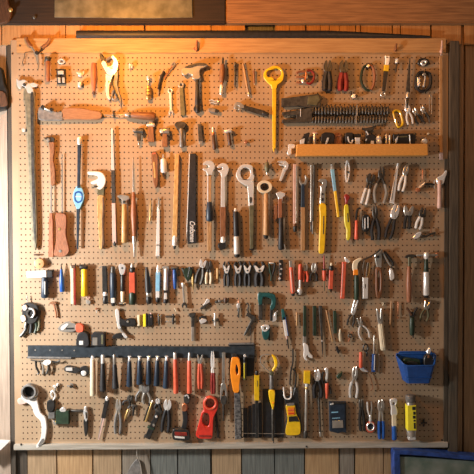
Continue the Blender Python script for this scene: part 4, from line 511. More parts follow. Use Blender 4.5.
pincers|pliers|black pliers with a chrome V in the head, third of the four in a row|247.4,262,247.4,286|jaw dark x -4.1,268 -4.3,264.6 -2.46,261.4 -1.23,262.4 -1.84,266 0.0,270 1.02,274 -2.05,274 w0=.1 w1=3.4; jaw dark x 4.1,268 4.3,264.6 2.46,261.4 1.23,262.4 1.84,266 0.0,270 -1.02,274 2.05,274 w0=.15 w1=3.3; face_plate white x -3.48,265.6 -2.05,266 0.0,268.6 2.05,266 3.48,265.6 2.67,270 1.23,273 -1.23,273 -2.67,270 w0=3.4 w1=4; pivot_bolt iron z 270.4 0.82 4 4.5; handle rubber t 1.74 -1.02,272 -2.25,278 -1.84,286; handle rubber t 1.74 1.02,272 2.25,278 1.84,286|four white jawed black pliers
pincers|pliers|widest of the four black pliers with a chrome V in the head|259.4,262,259.4,286|jaw dark x -5.8,268 -6.09,264.6 -3.48,261.4 -1.74,262.4 -2.61,266 0.0,270 1.45,274 -2.9,274 w0=.1 w1=3.4; jaw dark x 5.8,268 6.09,264.6 3.48,261.4 1.74,262.4 2.61,266 0.0,270 -1.45,274 2.9,274 w0=.15 w1=3.3; face_plate white x -4.93,265.6 -2.9,266 0.0,268.6 2.9,266 4.93,265.6 3.77,270 1.74,273 -1.74,273 -3.77,270 w0=3.4 w1=4; pivot_bolt iron z 270.4 1.16 4 4.5; handle rubber t 2.46 -1.45,272 -3.19,278 -2.61,286; handle rubber t 2.46 1.45,272 3.19,278 2.61,286|four white jawed black pliers
pipe_cutters|cutter|bulky black and chrome cutters below the sideways chrome hammer|27,318|body dark x 24,304 30,302.4 37,305 39,312 37.6,319 34,323 28,323.4 23.4,319 22.6,311 w0=.2 w1=4.4; hub iron ring 313 5 2.8 th=2 w=5 u=5; wheel chrome x 23.6,306 26.4,304.4 28.4,306.6 27.6,309.6 24.6,310 w0=4.4 w1=6.4; wheel chrome x 21.6,316.6 24.6,314.8 27,317.4 26.6,320.4 23.4,321.4 w0=4 w1=6; jaw chrome t .9 30,308,6 34,309,6.4 35.4,313,6.4 33,317,6; handle dark t 1.7 27,320 26.4,327 23.4,333,2 20,336.6,2; >grip_tip steel t 1 26.6,322,4 25.6,327,4; handle rubber t 1.6 31,321 31,327 30.4,333; needle steel t .5 27,296 27.4,303
wire_strippers|pliers|dark cutters overlapping the bulky chrome ones, left side|36,318|jaw iron x 34,306 38,307 40.6,312 39,318 36,321 34,316 w0=0 w1=3; pivot_bolt chrome z 312 1.5 3 4 u=1; handle darkgreen t 1.5 35,320 36.4,327 34.6,333; handle olive t 1.2 38,318 39,325 37.4,331
'''
RAIL = '''
driver|screwdriver|ivory wooden handled driver, first on the dark rail|92.6,356,92.8,396|tip chrome r 355.6 359.6 1.4 1.8; handle ivory r 358.6 396 2.4 2.8; >edge brown f 361 394 .5 .7 4 u=2
driver|screwdriver|black handled driver with a long white tip, second on the dark rail|102.8,354.6,103,391|tip white r 354.6 364 1.7 1.7; handle rubber r 362.6 391 1.9 3.3 2.6
driver|screwdriver|black handled driver with a waisted grip, third on the dark rail|114.4,354.6,115.6,388.6|tip steel r 354.4 365 1.5 1.6; handle rubber r 363.6 388.6 2.2 3.5 2.5
driver|screwdriver|navy handled hooked driver, leftmost of the close five on the rail|129.6,353.6,129.4,386.6|tip chrome r 357 361.6 1.2 1.5; hook chrome h -1.8 1.8 .7 .7 356.4; handle navy r 360.6 386.6 2 3 2.5
driver|screwdriver|navy handled hooked driver, second of the close five on the rail|139.6,353.6,139.4,384.6|tip chrome r 357 361 1.2 1.5; hook chrome h -1.8 1.8 .7 .7 356.4; handle navy r 360 384.6 2 3 2.4
driver|screwdriver|navy handled hooked driver, third of the close five on the rail|148.6,353.6,148.8,384.4|tip chrome r 357 361 1.2 1.5; hook chrome h -1.8 1.8 .7 .7 356.4; handle navy r 360 384.4 2 2.9 2.4
driver|screwdriver|navy handled hooked driver, fourth of the close five on the rail|157.6,353.6,156.4,386|tip chrome r 357 361 1.1 1.4; hook chrome h -1.8 1.8 .7 .7 356.4; handle navy r 360 386 2 2.9 2.4
driver|screwdriver|navy handled hooked driver, rightmost of the close five on the rail|166.8,353.6,165.8,388.4|tip chrome r 357 361 1.3 1.6; hook chrome h -1.8 1.8 .7 .7 356.4; handle navy r 360 388.4 2.2 3.1 2.5
driver|screwdriver|long red handled driver hanging right of the navy ones on the rail|174.8,353,176,394|tip white r 352.6 360 1.5 1.6; handle coral r 358.6 393.6 1.9 2.5 2.1
driver|screwdriver|long red handled driver with a slim chrome tip and a gap on each side|189.2,353,189.4,394|tip chrome r 352.6 361.6 .9 1.6; handle coral r 360 393.6 2 2.5 2.2
'''
PLIERS = '''
chrome and black pliers, left of the two hanging above the toothed bars|328,61,327,91|10,7.5,2.7,5|iron,rubber|gs=0 bow=1.1
black pliers with one dark red face, right of the two above the toothed bars|344,61,343,91|10,8,2.6,5.4|iron,darkred|gs=.1 bow=1.1
small chrome pliers touching the yellow oblong ring|407,105,411,124|6,5,1.1,4.5|chrome,white|gs=.1
small steel pliers, second right of the yellow oblong ring|414,108,421,123|5,4.5,1,4.6|steel,dark|gs=.2
small dark pliers right of the others beside the yellow oblong ring|422,106,428,123|5,4,1,5|steel,iron|gs=.2
dark slanting pliers with one chrome grip, first right of the yellow knife|372,174,364,204|7,8,1.6,5|iron,white|gs=.35 bow=.9
dark open legged pliers with a chrome knob top, left of the chrome blade|382,167,380,203|10,6,1.6,8|iron,steel|gs=.3 bow=1.5
dark nosed chrome pliers leaning right of the long chrome blade|407,166,401,191|8,5,1.5,4|steel,white|gs=.1
slim black pliers at the left edge of the dark hanging cluster|375,206,376,240|11,5,1.7,6|iron,rubber|gs=.1
black pliers with a bright chrome nose, in the dark cluster at right|397,205,388,238|12,7,1.5,5|chrome,rubber|gs=.1
open black pliers with a pale rim in the middle of the dark cluster|409,206,407,229|7,9,1.5,4|steel,dark|gs=.1 open=.3
dark nosed pliers with a white handle at the right of the dark cluster|424,208,418,229|8,6,1.6,4|iron,white|gs=.1


chrome pliers tilted left above the short tan peg row, head curling right|203.6,260,198,284|6,6,1.7,5|chrome,iron|gs=.1 open=.3
steel pliers with pale grips right of the tilted chrome ones|209,261,208.4,284|7,5.6,1.4,4|iron,ivory|gs=.25
small red gripped pliers with a steel nose, right of the red chrome ball tool|305.4,264,305.6,282|6,4,1.5,3.6|steel,coral|gs=.1
small black pliers with thin chrome jaws, left of the red awl|314.6,263,313.6,281|8,5,1.3,5.4|steel,dark|gs=.1
thin long reach scissors leaning open, right of the black scraper|356.6,300,350,326|14,4,1,5|chrome,iron|gs=.1 open=.3
dark scissors crossing below the linoleum handle, with chrome finger ends|359,318,366,339|7,4,.9,8|steel,chrome|gs=.1 open=.3
steel nosed pliers with one long ivory handle right of the rail tops|379,309,383.4,350|13,5,2.2,1.2|steel,ivory|gs=.1 open=.3
small chrome snips hanging right of the dark green fork|428,301,424,321|7,5,1.1,6|steel,olive|gs=.1 open=.4
slim dark chrome pliers hanging left of the brass awls, lower left|118.6,400,117.6,434|9,5,1.5,4.6|steel,grey|gs=.2
dark steel pliers with wide crossing jaws above the brass stubs|131,396,125,407|4.6,5,1.2,6|iron,dark|gs=.1
grey chrome pliers, left of the clustered pair under the navy drivers|143,384,139,402|6,6,1.2,6|steel,grey|gs=.1
grey chrome pliers, right of the clustered pair under the navy drivers|145,382,147,404|9,7,1.4,6|grey,steel|gs=.1
dark curved pliers with a chrome nose beside the black slanting clamp|158,399,157,410|4,4,1.3,4|chrome,dark|gs=.1
black gripped pliers with chrome jaws left of the copper collared scraper|168,400,165,432|8,7,1.8,6|chrome,rubber|gs=.1 bow=1.1
black and chrome pliers right of the yellow nut driver|317,370,318,398|9,6,1.9,6|chrome,rubber|gs=.1
chrome locking pliers with white and dark legs, right of the blue packet top|355.4,367,353.6,398|11,5,1.5,6|steel,chrome|gs=.2
dark closed pliers above the ledge, right of the blue packet|361,400,362.6,431|8,4.4,1.6,3.4|iron,dark|gs=.1
chrome jawed pliers with blue grips left of the blue gripped wrench|381,400,381.6,439|10,6,1.7,3.4|steel,blue|gs=.4
red slim gripped pliers with a steel ring head on the rail|200,355,200.4,389|7,4.6,1.5,2.6|steel,coral|gs=.1 lift=2.6 open=.4
chrome jawed pliers with dark red grips on the rail, left of the steel spanner|212.6,352,213.2,394|16,3.6,1.5,2|white,darkred|gs=.2 lift=2.6
'''
for ln in TOOLS.strip().splitlines(): build(ln)
for ln in RAIL.strip().splitlines():
    p = ln.split('|'); g = 'navy handled drivers on the dark rail' if 'close five' in ln else ''
    build('|'.join(p[:5]+[g, 'lift=2.6']))
for ln in PLIERS.strip().splitlines():
    if ln.strip(): pliers(ln)

# ---- things held in code: sockets, tray, bin, rail, pegs
def free(name, cat, label, A, **k): return T(name, cat, label, A, **k)
def ridged(label, x0, x1, y0, y1, blk):
    t = free('ridged_bar', 'rasp', label, (x0, (y0+y1)/2), group='ridged bars above the wooden tray')
    t.ext('holder', 'iron', blk, .1, 4)
    t.ext('backing_strip', 'grey', [(x0, y0+2), (x1, y0+1), (x1+2, y1-3), (x0, y1-1)], 0, 2)
    bm = bmesh.new(); n = int((x1-x0)/3)
    for i in range(n):
        x = x0+1+(x1-x0-2)*i/(n-1); j = random.uniform(-.8, .8); j2 = random.uniform(-.6, .6)
        a = t.V(x, y0+j); b = t.V(x+.4, y1+j2-.3)
        lathe(bm, [(a[1], .6), (a[1]+1, 1.25), (b[1]-1, 1.25), (b[1], .7)], t.X, a[0], 2.6)
    t.add('ridge_row', bm, 'iron')
    t.ext('retaining_band', 'steel', [((x0+x1)/2+6, y0-1), ((x0+x1)/2+7, y0-1), ((x0+x1)/2+7, y1+1), ((x0+x1)/2+6, y1+1)], 3.8, 4.3)
    return t
t = ridged('upper ridged grey bar with a wide black wedge holder at its left end', 312, 389, 106, 115,
    [(281.5, 98.5), (300, 96.5), (318, 94), (322, 97), (320, 107), (312, 108), (298, 106.4), (281.5, 107)])
t.ext('side_plate', 'olive', [(308, 97), (318, 95.5), (320, 100), (316, 106), (307, 105)], 4, 5)
t = ridged('lower ridged grey bar with a black forked holder, just above the tray', 312, 387, 116, 123.5,
    [(282, 112.5), (296, 110.6), (312, 107.5), (312, 122), (300, 122.6), (282, 123), (282, 119.5), (296, 119), (296, 115.4), (282, 115.4)])
t.ext('side_pin', 'chrome', [(300, 109), (300.8, 109), (300.8, 117), (300, 117)], 4, 4.6)
# wooden tray: back, floor, front, two ends
t = free('wooden_tray', 'tray', 'shallow orange wooden tray full of small tools, upper right', (363, 150), hp=13)
mat('traywood', (.82,.42,.10), .4, 0, 0, 40, (.66,.31,.065), (2, 7, 9), coat=.2)
t.ext('front_panel', 'traywood', [(297, 144), (427.6, 144), (428.2, 155.6), (296.4, 155.8)], 11.6, 13, .3)
t.ext('floor_board', 'traywood', [(298.6, 154), (426, 154), (426, 155.4), (298.6, 155.4)], 0, 11.6, .1)
t.ext('back_panel', 'traywood', [(298.6, 147), (426, 147), (426, 154), (298.6, 154)], 0, 1, .1)
t.ext('end_panel', 'traywood', [(297, 144.4), (298.6, 144.4), (298.6, 155.4), (297, 155.4)], 0, 11.6, .1)
t.ext('end_panel', 'traywood', [(426, 144.4), (427.6, 144.4), (427.6, 155.4), (426, 155.4)], 0, 11.6, .1)
TRAY = '''
black_pliers|pliers|black tool with a white corner poking up at the tray's left end|305,143|body rubber x 301,150 302,138 306,133.6 309.6,133 308.6,138 307,146 306.6,153.5 301,153.5 w0=3 w1=8; corner white p 299.6,140.4 304.6,138.6 303.6,147 300,147 w0=8 w1=9
rod_bolt|bolt|pinkish chrome bolt standing in the tray, second from its left end|314.4,143|head pink h -2 3 1.2 1.2 133 w=6; shank chrome r 133 153.5 1.2 1.2 w=6
router_bit|cutter|black cutter with a diagonal chrome blade in the tray, third from left|327,143|body rubber x 321,138 323,133.4 328,132.6 333.6,134 334,140 332,153.5 322,153.5 w0=2 w1=8; blade chrome p 327,138 329,138 326,146 324,146 w0=8 w1=8.8; stub white p 320.6,141 323,141 323,144 320.6,144 w0=4 w1=6
leather_block|block|plain brown block between two black tools in the tray|337.6,143|body brown x 333.8,134.6 341.6,133.6 342,140 341.4,153.5 334,153.5 w0=1 w1=6; cap redwood p 334.6,135.4 340.6,134.8 340.6,136.4 334.8,137 w0=6 w1=6.5
plane_iron|cutter|black cutter with a chrome curl in the middle of the tray|349,143|body dark x 345,135 348,132.6 352.6,133 352.6,138 351.6,153.5 346.6,153.5 w0=2 w1=7; curl chrome t .8 347.6,137,8 348.8,142,8 351,143.6,8 352.6,140,8
chrome_block|block|bright chrome square block in the middle of the tray|357.2,143|body chrome p 354.8,137.6 360,137.6 360,153.5 354.8,153.5 w0=3 w1=8; base dark p 353,134 361,134 361,137 353,137 w0=2 w1=6
tin_snips|snips|black snips with a bird beak blade reaching up out of the tray|370,140|blade iron x 362,129 367,127.4 373,126.6 376.6,125 374,129.6 370,131.6 367.6,134 369,138 366,135.4 366,131.4 w0=3 w1=4.6; body rubber x 365,139 368,135 374,134.6 376.4,139 376.4,153.5 366,153.5 w0=2 w1=7; edge chrome t .7 366.4,131,5 368.4,135,5 365.6,141,7.2; cap white p 370.6,141 373.6,141 373.6,144.6 370.6,144.6 w0=7 w1=7.8
chrome_nuts|nut|two bright chrome nuts stacked beside the black snips in the tray|378.6,143|nut chrome z 138.6 2.6 3 7; nut chrome z 142.4 2.8 3 8; base dark p 375.8,145 382,145 382,153.5 375.8,153.5 w0=2 w1=7
steel_pins|pin|pair of thin steel pins standing in the tray right of the chrome nuts|388,143|pin steel r 134 153.5 1 1 w=6 u=-1.6; pin white r 135 153.5 .9 .9 w=6 u=1.6; back_plate iron p 383.6,136 391.6,136 391.6,153.5 383.6,153.5 w0=2 w1=4
tool_case|case|black case with a chrome pointer and white rod, right part of the tray|404,142|body rubber p 393,134.4 413,133.4 415.4,135.6 414.6,153.5 393.4,153.5 w0=1 w1=7; pointer chrome p 394.8,139.6 398,136 396.6,142.6 394.8,144 w0=7 w1=8; rod white p 408.6,135 409.8,135 411.2,153.5 410,153.5 w0=7 w1=8; band olive p 398.6,136.4 407,136 407,137.4 398.6,137.8 w0=7 w1=7.5; hinge iron r 132.6 138 1.4 1.4 w=5 u=11
ball_valve|fitting|small chrome ball fitting at the tray's right end|424,143|ball chrome z 141.6 2.8 4 8; ear steel p 425.6,137.4 428.6,141 427,142 424.6,139.4 w0=4 w1=6; base copper r 143 153.5 1.8 1.8 w=6; bead ivory z 133.4 .9 0 5 u=5
'''
for ln in TRAY.strip().splitlines():
    f = ln.split('|'); build('|'.join(f[:5]+['', 'hp=6']))
# magnetic rail
t = free('magnetic_rail', 'rail', 'long dark navy steel rail holding up the row of screwdrivers', (140, 352), hp=2)
mat('slate', (.035,.045,.055), .4, .3, .25, 40)
t.ext('bar', 'slate', [(29, 345.6), (231, 346.4), (254, 346), (254, 358), (231, 357.8), (29, 357.4)], 0, 2.4, .3)
t.ext('lower_lip', 'grey', [(28.6, 356.4), (72, 357), (72, 358.6), (28.6, 358.4)], 0, 2.9, .1)
for x in (36.5, 51, 63, 75):
    bm = bmesh.new(); q = t.V(x, 350.4+random.uniform(-.4, .6)); lathe(bm, [(2.2, .8), (2.7, .7)], t.X, q[0], q[1], axis='z'); t.add('rivet', bm, 'steel')
t = free('knife_sheath', 'sheath', 'flat black plate behind the orange saw handle at the rail\'s right end', (243, 362), hp=2)
t.ext('plate', 'rubber', [(229, 343.4), (254, 343), (254.4, 358), (253.6, 376), (242, 377), (230, 376)], 0, .95, .2)
t.ext('top_fold', 'grey', [(229, 343), (254, 342.6), (254, 344.6), (229, 344.8)], 0, 2.2, .2)
# black slotted tool rack
t = free('tool_rack', 'rack', 'black slotted rack of upright blades behind the yellow chisel, lower centre', (262, 418), hp=2)
for x0, x1, y0 in ((243.4, 247.6, 408), (248.4, 251.6, 406), (252.4, 256, 404), (258.4, 262, 403), (263, 274, 389), (274.6, 283.6, 390)):
    t.ext('blade', 'rubber', [(x0, y0+.6), (x1, y0), (x1+.2, 438), (x0, 438)], 0, .9, .15)
t.tube('front_wire', 'steel', [(242, 433.4, 1.4), (284.6, 434, 1.4)], .35)
t.tube('front_wire', 'iron', [(242, 437, 1.4), (284.6, 437.4, 1.4)], .35)
# blue bin
t = free('blue_bin', 'bin', 'open blue plastic bin with sloping sides and a chipped rim', (418, 366), hp=8)
def shell(top, bot, m):
    bm = bmesh.new(); X = t.X
    def ring(pl, d):
        c = Vector((sum(p[0] for p in pl)/len(pl), sum(p[1] for p in pl)/len(pl), sum(p[2] for p in pl)/len(pl)))
        o = []
        for p in pl:
            q = Vector(p); q = q+(Vector((c.x, q.y, c.z))-q)*d; a = t.V(q.x, q.y); o.append(bm.verts.new(X(a[0], a[1], q.z)))
        return o
    R = [ring(bot, .25), ring(bot, 0), ring(top, -.02), ring(top, .05), ring(bot, .1)]
    n = len(top)
    for a, b in zip(R, R[1:]):
        for i in range(n): bm.faces.new((a[i], a[(i+1)%n], b[(i+1)%n], b[i]))
    bm.faces.new(R[0]); bm.faces.new(R[-1])
    return bm
top = [(398.6, 355.6, .4), (436.6, 355.6, .4), (437.4, 357.4, 2), (432.6, 364, 13), (430, 364.6, 14.6), (405.6, 364.6, 14.6), (402.6, 363.6, 13), (397.8, 357.4, 2)]
bot = [(404.6, 380.5, .4), (431.4, 380.5, .4), (431.6, 381, 2), (429.4, 382.8, 8.6), (427.6, 383, 9.6), (408.6, 383, 9.6), (406.8, 382.8, 8.6), (404.2, 381, 2)]
t.add('body', shell(top, bot, 'blue'), 'blue', ang=25)
t.tube('rim', 'blue', [(a, b-.4, c+.3) for a, b, c in top], .75, closed=True)
t.ext('rear_tab', 'blue', [(402, 352.6), (433, 352.6), (436, 355.8), (399, 355.8)], 0, 1)
t.tube('lower_bead', 'blue', [(406, 376.4, 11.2), (408.6, 377.2, 11.7), (428.6, 377.2, 11.7), (430.6, 376.4, 11)], .45)
build("bin_torch|tool|chrome tipped dark tool standing in the blue bin|428,356|body dark x 424,357 428,353.4 432,357 433,364 429.6,374 425,374 423.6,364 w0=3 w1=8; tip chrome x 426.6,352 429,347.6 431,349 430,353.6 428,354.6 w0=4 w1=7; collar brown r 354 358 2.2 2.4 w=6||hp=6")
build("bin_pouch|bag|dark bundle lying at the left inside the blue bin|411,362|body darkgreen x 403,360 407,357.8 413,358.6 419,359.6 420,366 417,376 409,376 405,368 w0=2 w1=8; fold dark x 406,362 412,360.4 417,363 414,366 408,365 w0=8 w1=9||hp=6")
# hooks on the upper batten
for lab, x, y0, y1, m in (('brown wooden peg on the top batten above the claw hammer', 196.6, 40.5, 51.5, 'redwood'),
        ('tan wooden peg on the top batten above the yellow collared wrench', 396, 43.6, 51.4, 'brown'),
        ('pale pinkish peg on the top batten holding the long notched rule', 441.8, 40.6, 55, 'pink')):
    t = free('batten_peg', 'peg', lab, (x, y0), lift=1.4)
    t.tube('pin', m, [(x, y1-1, 0), (x-.2, y1-2, 2.2), (x, (y0+y1)/2, 2.8), (x+.4, y0, 2.6)], [1, 1.3, 1.2, .9])
    bm = bmesh.new(); lathe(bm, [(0, 1.6), (.8, 1.6), (1.2, 1.2)], t.X, 0 if m != 'redwood' else -2, (y1-y0)*.7, axis='z'); t.add('stop', bm, m)
# script word on the sheath
t = [q for q in THINGS if q.name == 'saw_sheath'][0]
cu = bpy.data.curves.new('lettering', 'FONT'); cu.body = 'Craftsman'; cu.size = .036; cu.extrude = .0006; cu.shear = .35; cu.offset = .0006; cu.align_x = 'LEFT'
to = bpy.data.objects.new('lettering', cu); me = bpy.data.meshes.new_from_object(to); bpy.data.objects.remove(to)
w_ = max(v.co.x for v in me.vertices); k = 21.5*t.k/w_
for v in me.vertices: v.co.x *= k
lo = bpy.data.objects.new('lettering', me); C.objects.link(lo); me.materials.append(MATS['white']); lo.parent = t.root
a = t.V(190.0, 220.6); lo.location = t.X(a[0], a[1], 2.75); lo.rotation_euler = (math.pi/2, math.pi/2, 0); t.parts.append((lo, None))

for t in THINGS: t.done()
THINGS.clear()

# ------------------------------------------------------------ setting
def world_ext(name, m, poly, y0, y1, bev=.002, parent=None, kind=None):
    """outline in photo pixels on the plane y=y1 (front face), extruded back to y0"""
    Q = [P(x, y, -y1) for x, y in poly]
    c = sum(Q, Vector())/len(Q); c.y = y0
    bm = bmesh.new(); extrude(bm, [[(q.x-c.x, q.z-c.z) for q in Q]], y1-c.y, 0, bev, lambda u, v, w: Vector((u, w, v))) if False else None
    f = [bm.verts.new((q.x-c.x, y1-y0, q.z-c.z)) for q in Q]; b = [bm.verts.new((q.x-c.x, 0, q.z-c.z)) for q in Q]
    bm.faces.new(f); bm.faces.new(b[::-1])
    for i in range(len(Q)):
        j = (i+1) % len(Q); bm.faces.new((f[i], b[i], b[j], f[j]))
    if bev: bmesh.ops.recalc_face_normals(bm, faces=bm.faces); bmesh.ops.bevel(bm, geom=bm.edges[:], offset=bev, segments=1, affect='EDGES')
    o = link(name, bm, m, parent, smooth=False); o.location = c if parent is None else c-parent.location
    if kind: o['kind'] = kind
    return o
def plank_mat(name, a, b, vert=True, rough=.6):
    return mat(name, a, rough, 0, 0, 9, b, (14, 14, .8) if vert else (.8, 14, 14), bump=.4)
BOARD_BACK = .006
board = bpy.data.objects.new('pegboard', None); C.objects.link(board); board.location = P(232, 248, 0)
board['label'] = 'huge perforated hardboard tool board framed by wooden battens on the plank wall'; board['category'] = 'pegboard'
# perforated panel: real holes
W_, H_ = 2.09, 1.90577; nx, ny = 94, 66; dx, dz = W_/(nx-1), H_/(ny-1)
V, Fc, Mi = [], [], []
off = board.location
r = .0036; NS = 8
for i in range(nx):
    for j in range(ny):
        cx, cz = -W_/2+i*dx, H_/2-j*dz
        base = len(V)
        for sx, sz in ((1,1),(-1,1),(-1,-1),(1,-1)): V.append((cx+sx*dx/2-off.x, 0, cz+sz*dz/2-off.z))
        for yy in (0, BOARD_BACK):
            for k in range(NS):
                a = math.pi*2*(k+.5)/NS; V.append((cx+r*math.cos(a)-off.x, yy, cz+r*math.sin(a)-off.z))
        o1 = base+4; o2 = o1+NS
        # corner s links with ring verts s*2, s*2+1
        for s in range(4):
            n_ = (s+1) % 4
            Fc.append((base+s, o1+2*s, o1+(2*s+1) % 8)); Mi.append(0)
            Fc.append((base+s, o1+(2*s+1) % 8, o1+(2*s+2) % 8, base+n_)); Mi.append(0)
        for k in range(NS):
            k2 = (k+1) % NS; Fc.append((o1+k, o2+k, o2+k2, o1+k2)); Mi.append(1)
me = bpy.data.meshes.new('perforated_panel'); me.from_pydata(V, [], Fc)
mat('hardboard', (.41,.29,.185), .5, 0, 0, 3, (.335,.23,.14), (1, 1, 1), bump=.05)
mat('hole_edge', (.10,.055,.03), .8, 0, .1, 20, bump=0)
me.materials.append(MATS['hardboard']); me.materials.append(MATS['hole_edge'])
me.polygons.foreach_set('material_index', Mi)
po = bpy.data.objects.new('perforated_panel', me); C.objects.link(po); po.parent = board
bm = bmesh.new(); bm.from_mesh(me); bmesh.ops.recalc_face_normals(bm, faces=bm.faces)
if sum(f.normal.y for f in bm.faces if f.material_index == 0) > 0: bmesh.ops.reverse_faces(bm, faces=bm.faces)
bm.to_mesh(me); bm.free()
def bpart(name, m, poly, y0, y1, bev=.0015):
    return world_ext(name, m, poly, y0, y1, bev, board)
# margins of the sheet around the holes (flush), backing board, battens
plank_mat('battenwood', (.50,.30,.13), (.38,.21,.085), False)
plank_mat('stile', (.60,.43,.27), (.48,.33,.19))
plank_mat('ledgewood', (.46,.43,.37), (.32,.29,.24), False)
plank_mat('darkpost', (.10,.08,.055), (.05,.04,.03))
bpart('backing_sheet', 'hole_edge', [(11, 40), (447, 40), (447, 446), (16, 446)], .012, BOARD_BACK+.0005, 0)
E0 = 0.0
def wz(p): return p
LX, RX = -W_/2-dx/2, W_/2+dx/2; TZ, BZ = H_/2+dz/2, -H_/2-dz/2
def rawbox(name, m, x0, x1, z0, z1, y0, y1, parent=None, bev=.0015, kind=None):
    bm = bmesh.new(); c = Vector(((x0+x1)/2, y0, (z0+z1)/2))
    vs = [bm.verts.new((x-c.x, y-c.y, z-c.z)) for x in (x0, x1) for y in (y0, y1) for z in (z0, z1)]
    for q in ((0,1,3,2),(4,6,7,5),(0,4,5,1),(2,3,7,6),(0,2,6,4),(1,5,7,3)): bm.faces.new([vs[k] for k in q])
    if bev: bmesh.ops.recalc_face_normals(bm, faces=bm.faces); bmesh.ops.bevel(bm, geom=bm.edges[:], offset=bev, segments=2, affect='EDGES')
    o = link(name, bm, m, parent, smooth=False); o.location = c-(parent.location if parent else Vector())
    if kind: o['kind'] = kind
    return o
pl = P(13, 250).x; pr = P(447.4, 250).x; pt = P(230, 53.2).z; pb = P(230, 442.2).z; pbb = P(230, 447.4).z; ptt = P(230, 38.4).z
rawbox('left_margin', 'hardboard', pl, LX, pb, P(0, 40).z, BOARD_BACK, 0, board, 0)
rawbox('right_margin', 'hardboard', RX, pr, pb, pt, BOARD_BACK, 0, board, 0)
rawbox('top_margin', 'hardboard', LX, RX, TZ, pt+.01, BOARD_BACK, 0, board, 0)
rawbox('bottom_margin', 'hardboard', LX, RX, pb-.005, BZ, BOARD_BACK, 0, board, 0)
rawbox('top_batten', 'battenwood', pl+.03, pr-.012, pt, ptt, 0, -.007, board)
rawbox('lower_ledge', 'ledgewood', pl, pr, pbb, pb, BOARD_BACK, -.022, board)
for x, y in ((20.5, 46), (12.5, 53.6), (22.5, 443), (442, 440), (306, 445)):
    p = P(x, y); bm = bmesh.new(); yy = -.0225 if y > 441.5 else -.0075 if (y < 50) else -.001
    bmesh.ops.create_cone(bm, cap_ends=True, segments=12, radius1=.0055, radius2=.004, depth=.004, matrix=Matrix.Rotation(math.pi/2, 4, 'X'))
    o = link('screw_head', bm, 'dark', board); o.location = Vector((p.x, yy, p.z))-board.location

# plank wall behind
planks = [(-40, -18, 'wl1'), (-17, 10.5, 'wl1'), (13.5, 27, 'wl2'), (27.6, 56, 'wb1'), (57.4, 92, 'wb2'), (93.4, 121, 'wb1'), (122.4, 150, 'wb3'), (151.2, 177, 'wb4'),
          (178.2, 210, 'wb4'), (212, 241, 'wb1'), (242.2, 274, 'wb4'), (275, 304, 'wb4'), (305.2, 338.6, 'wb2'), (340, 354, 'wb3'), (355.4, 383, 'wb2'), (384, 397, 'wb2'),
          (398, 428, 'wb5'), (429.2, 447, 'wb5'), (447.6, 462, 'wb6'), (464, 492, 'wb6'), (493, 520, 'wb6')]
plank_mat('wl1', (.46,.36,.28), (.34,.26,.20)); plank_mat('wl2', (.09,.07,.05), (.05,.04,.03))
plank_mat('wb1', (.50,.34,.20), (.34,.23,.13)); plank_mat('wb2', (.58,.37,.19), (.42,.25,.12)); plank_mat('wb3', (.34,.29,.23), (.22,.18,.14))
plank_mat('wb4', (.21,.22,.20), (.12,.13,.12)); plank_mat('wb5', (.34,.24,.15), (.20,.14,.09)); plank_mat('wb6', (.46,.28,.15), (.30,.18,.09))
plank_mat('upper', (.55,.30,.12), (.42,.21,.08))
names = ['wl1','wl2','wb1','wb2','wb3','wb4','wb5','wb6']
bm = bmesh.new(); WY = .030
for k, (x0, x1, mt) in enumerate(planks):
    a, b = P(x0, 460, -WY).x, P(x1, 460, -WY).x
    yy = WY+random.uniform(0, .003)
    vs = [bm.verts.new((x, y, z)) for x in (a, b) for y in (yy, yy+.02) for z in (-1.45, 1.6)]
    for q in ((0,1,3,2),(4,6,7,5),(0,4,5,1),(2,3,7,6),(0,2,6,4),(1,5,7,3)):
        f = bm.faces.new([vs[i] for i in q]); f.material_index = names.index(mt)
wall = link('wall_back', bm, names, smooth=False); wall['kind'] = 'structure'
o = rawbox('wall_sheathing', 'darkpost', -2.2, 2.2, -1.45, 1.6, WY+.05, WY+.03, None, 0, 'structure'); o.name = 'wall_outer'
# upper planks seen between beam and board, slightly proud
segs = [(66, 80.5), (81, 144), (145.6, 210.6), (211.6, 245), (275.4, 289), (289.6, 305), (306.6, 320), (320.6, 329), (329.6, 339), (339.6, 355), (356, 360), (361, 391.6), (393, 400), (401, 430), (432, 461), (464.6, 484), (-12, 1), (2, 65)]
bm = bmesh.new()
for x0, x1 in segs:
    a, b = P(x0, 28, -.012).x, P(x1, 28, -.012).x; z0, z1 = P(0, 44).z, P(0, 2).z
    vs = [bm.verts.new((x, y, z)) for x in (a, b) for y in (.012, .029) for z in (z0, z1)]
    for q in ((0,1,3,2),(4,6,7,5),(0,4,5,1),(2,3,7,6),(0,2,6,4),(1,5,7,3)): bm.faces.new([vs[i] for i in q])
uw = link('wall_upper', bm, 'upper', smooth=False); uw['kind'] = 'structure'
rawbox('trim_1', 'darkpost', P(448.2, 250).x, P(457.2, 250).x, -1.45, P(0, 42).z, .012, -.02, None, .003, 'structure')
rawbox('trim_2', 'darkpost', P(443.8, 250).x, P(447.6, 250).x, pbb, P(0, 160).z, -.0005, -.012, None, .001, 'structure')
rawbox('trim_3', 'wl2', P(9.6, 250, -.02).x, P(12.6, 250).x, -1.45, P(0, 44.5).z, .029, .0125, None, .001, 'structure')
# big beam above
plank_mat('beam', (.34,.17,.07), (.20,.095,.038), False)
zb = P(237, 22.6, .035).z
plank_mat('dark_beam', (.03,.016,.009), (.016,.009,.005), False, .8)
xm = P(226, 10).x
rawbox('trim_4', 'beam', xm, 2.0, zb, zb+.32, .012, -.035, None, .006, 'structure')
rawbox('trim_5', 'dark_beam', -2.0, xm, zb, zb+.32, .012, -.034, None, .006, 'structure')
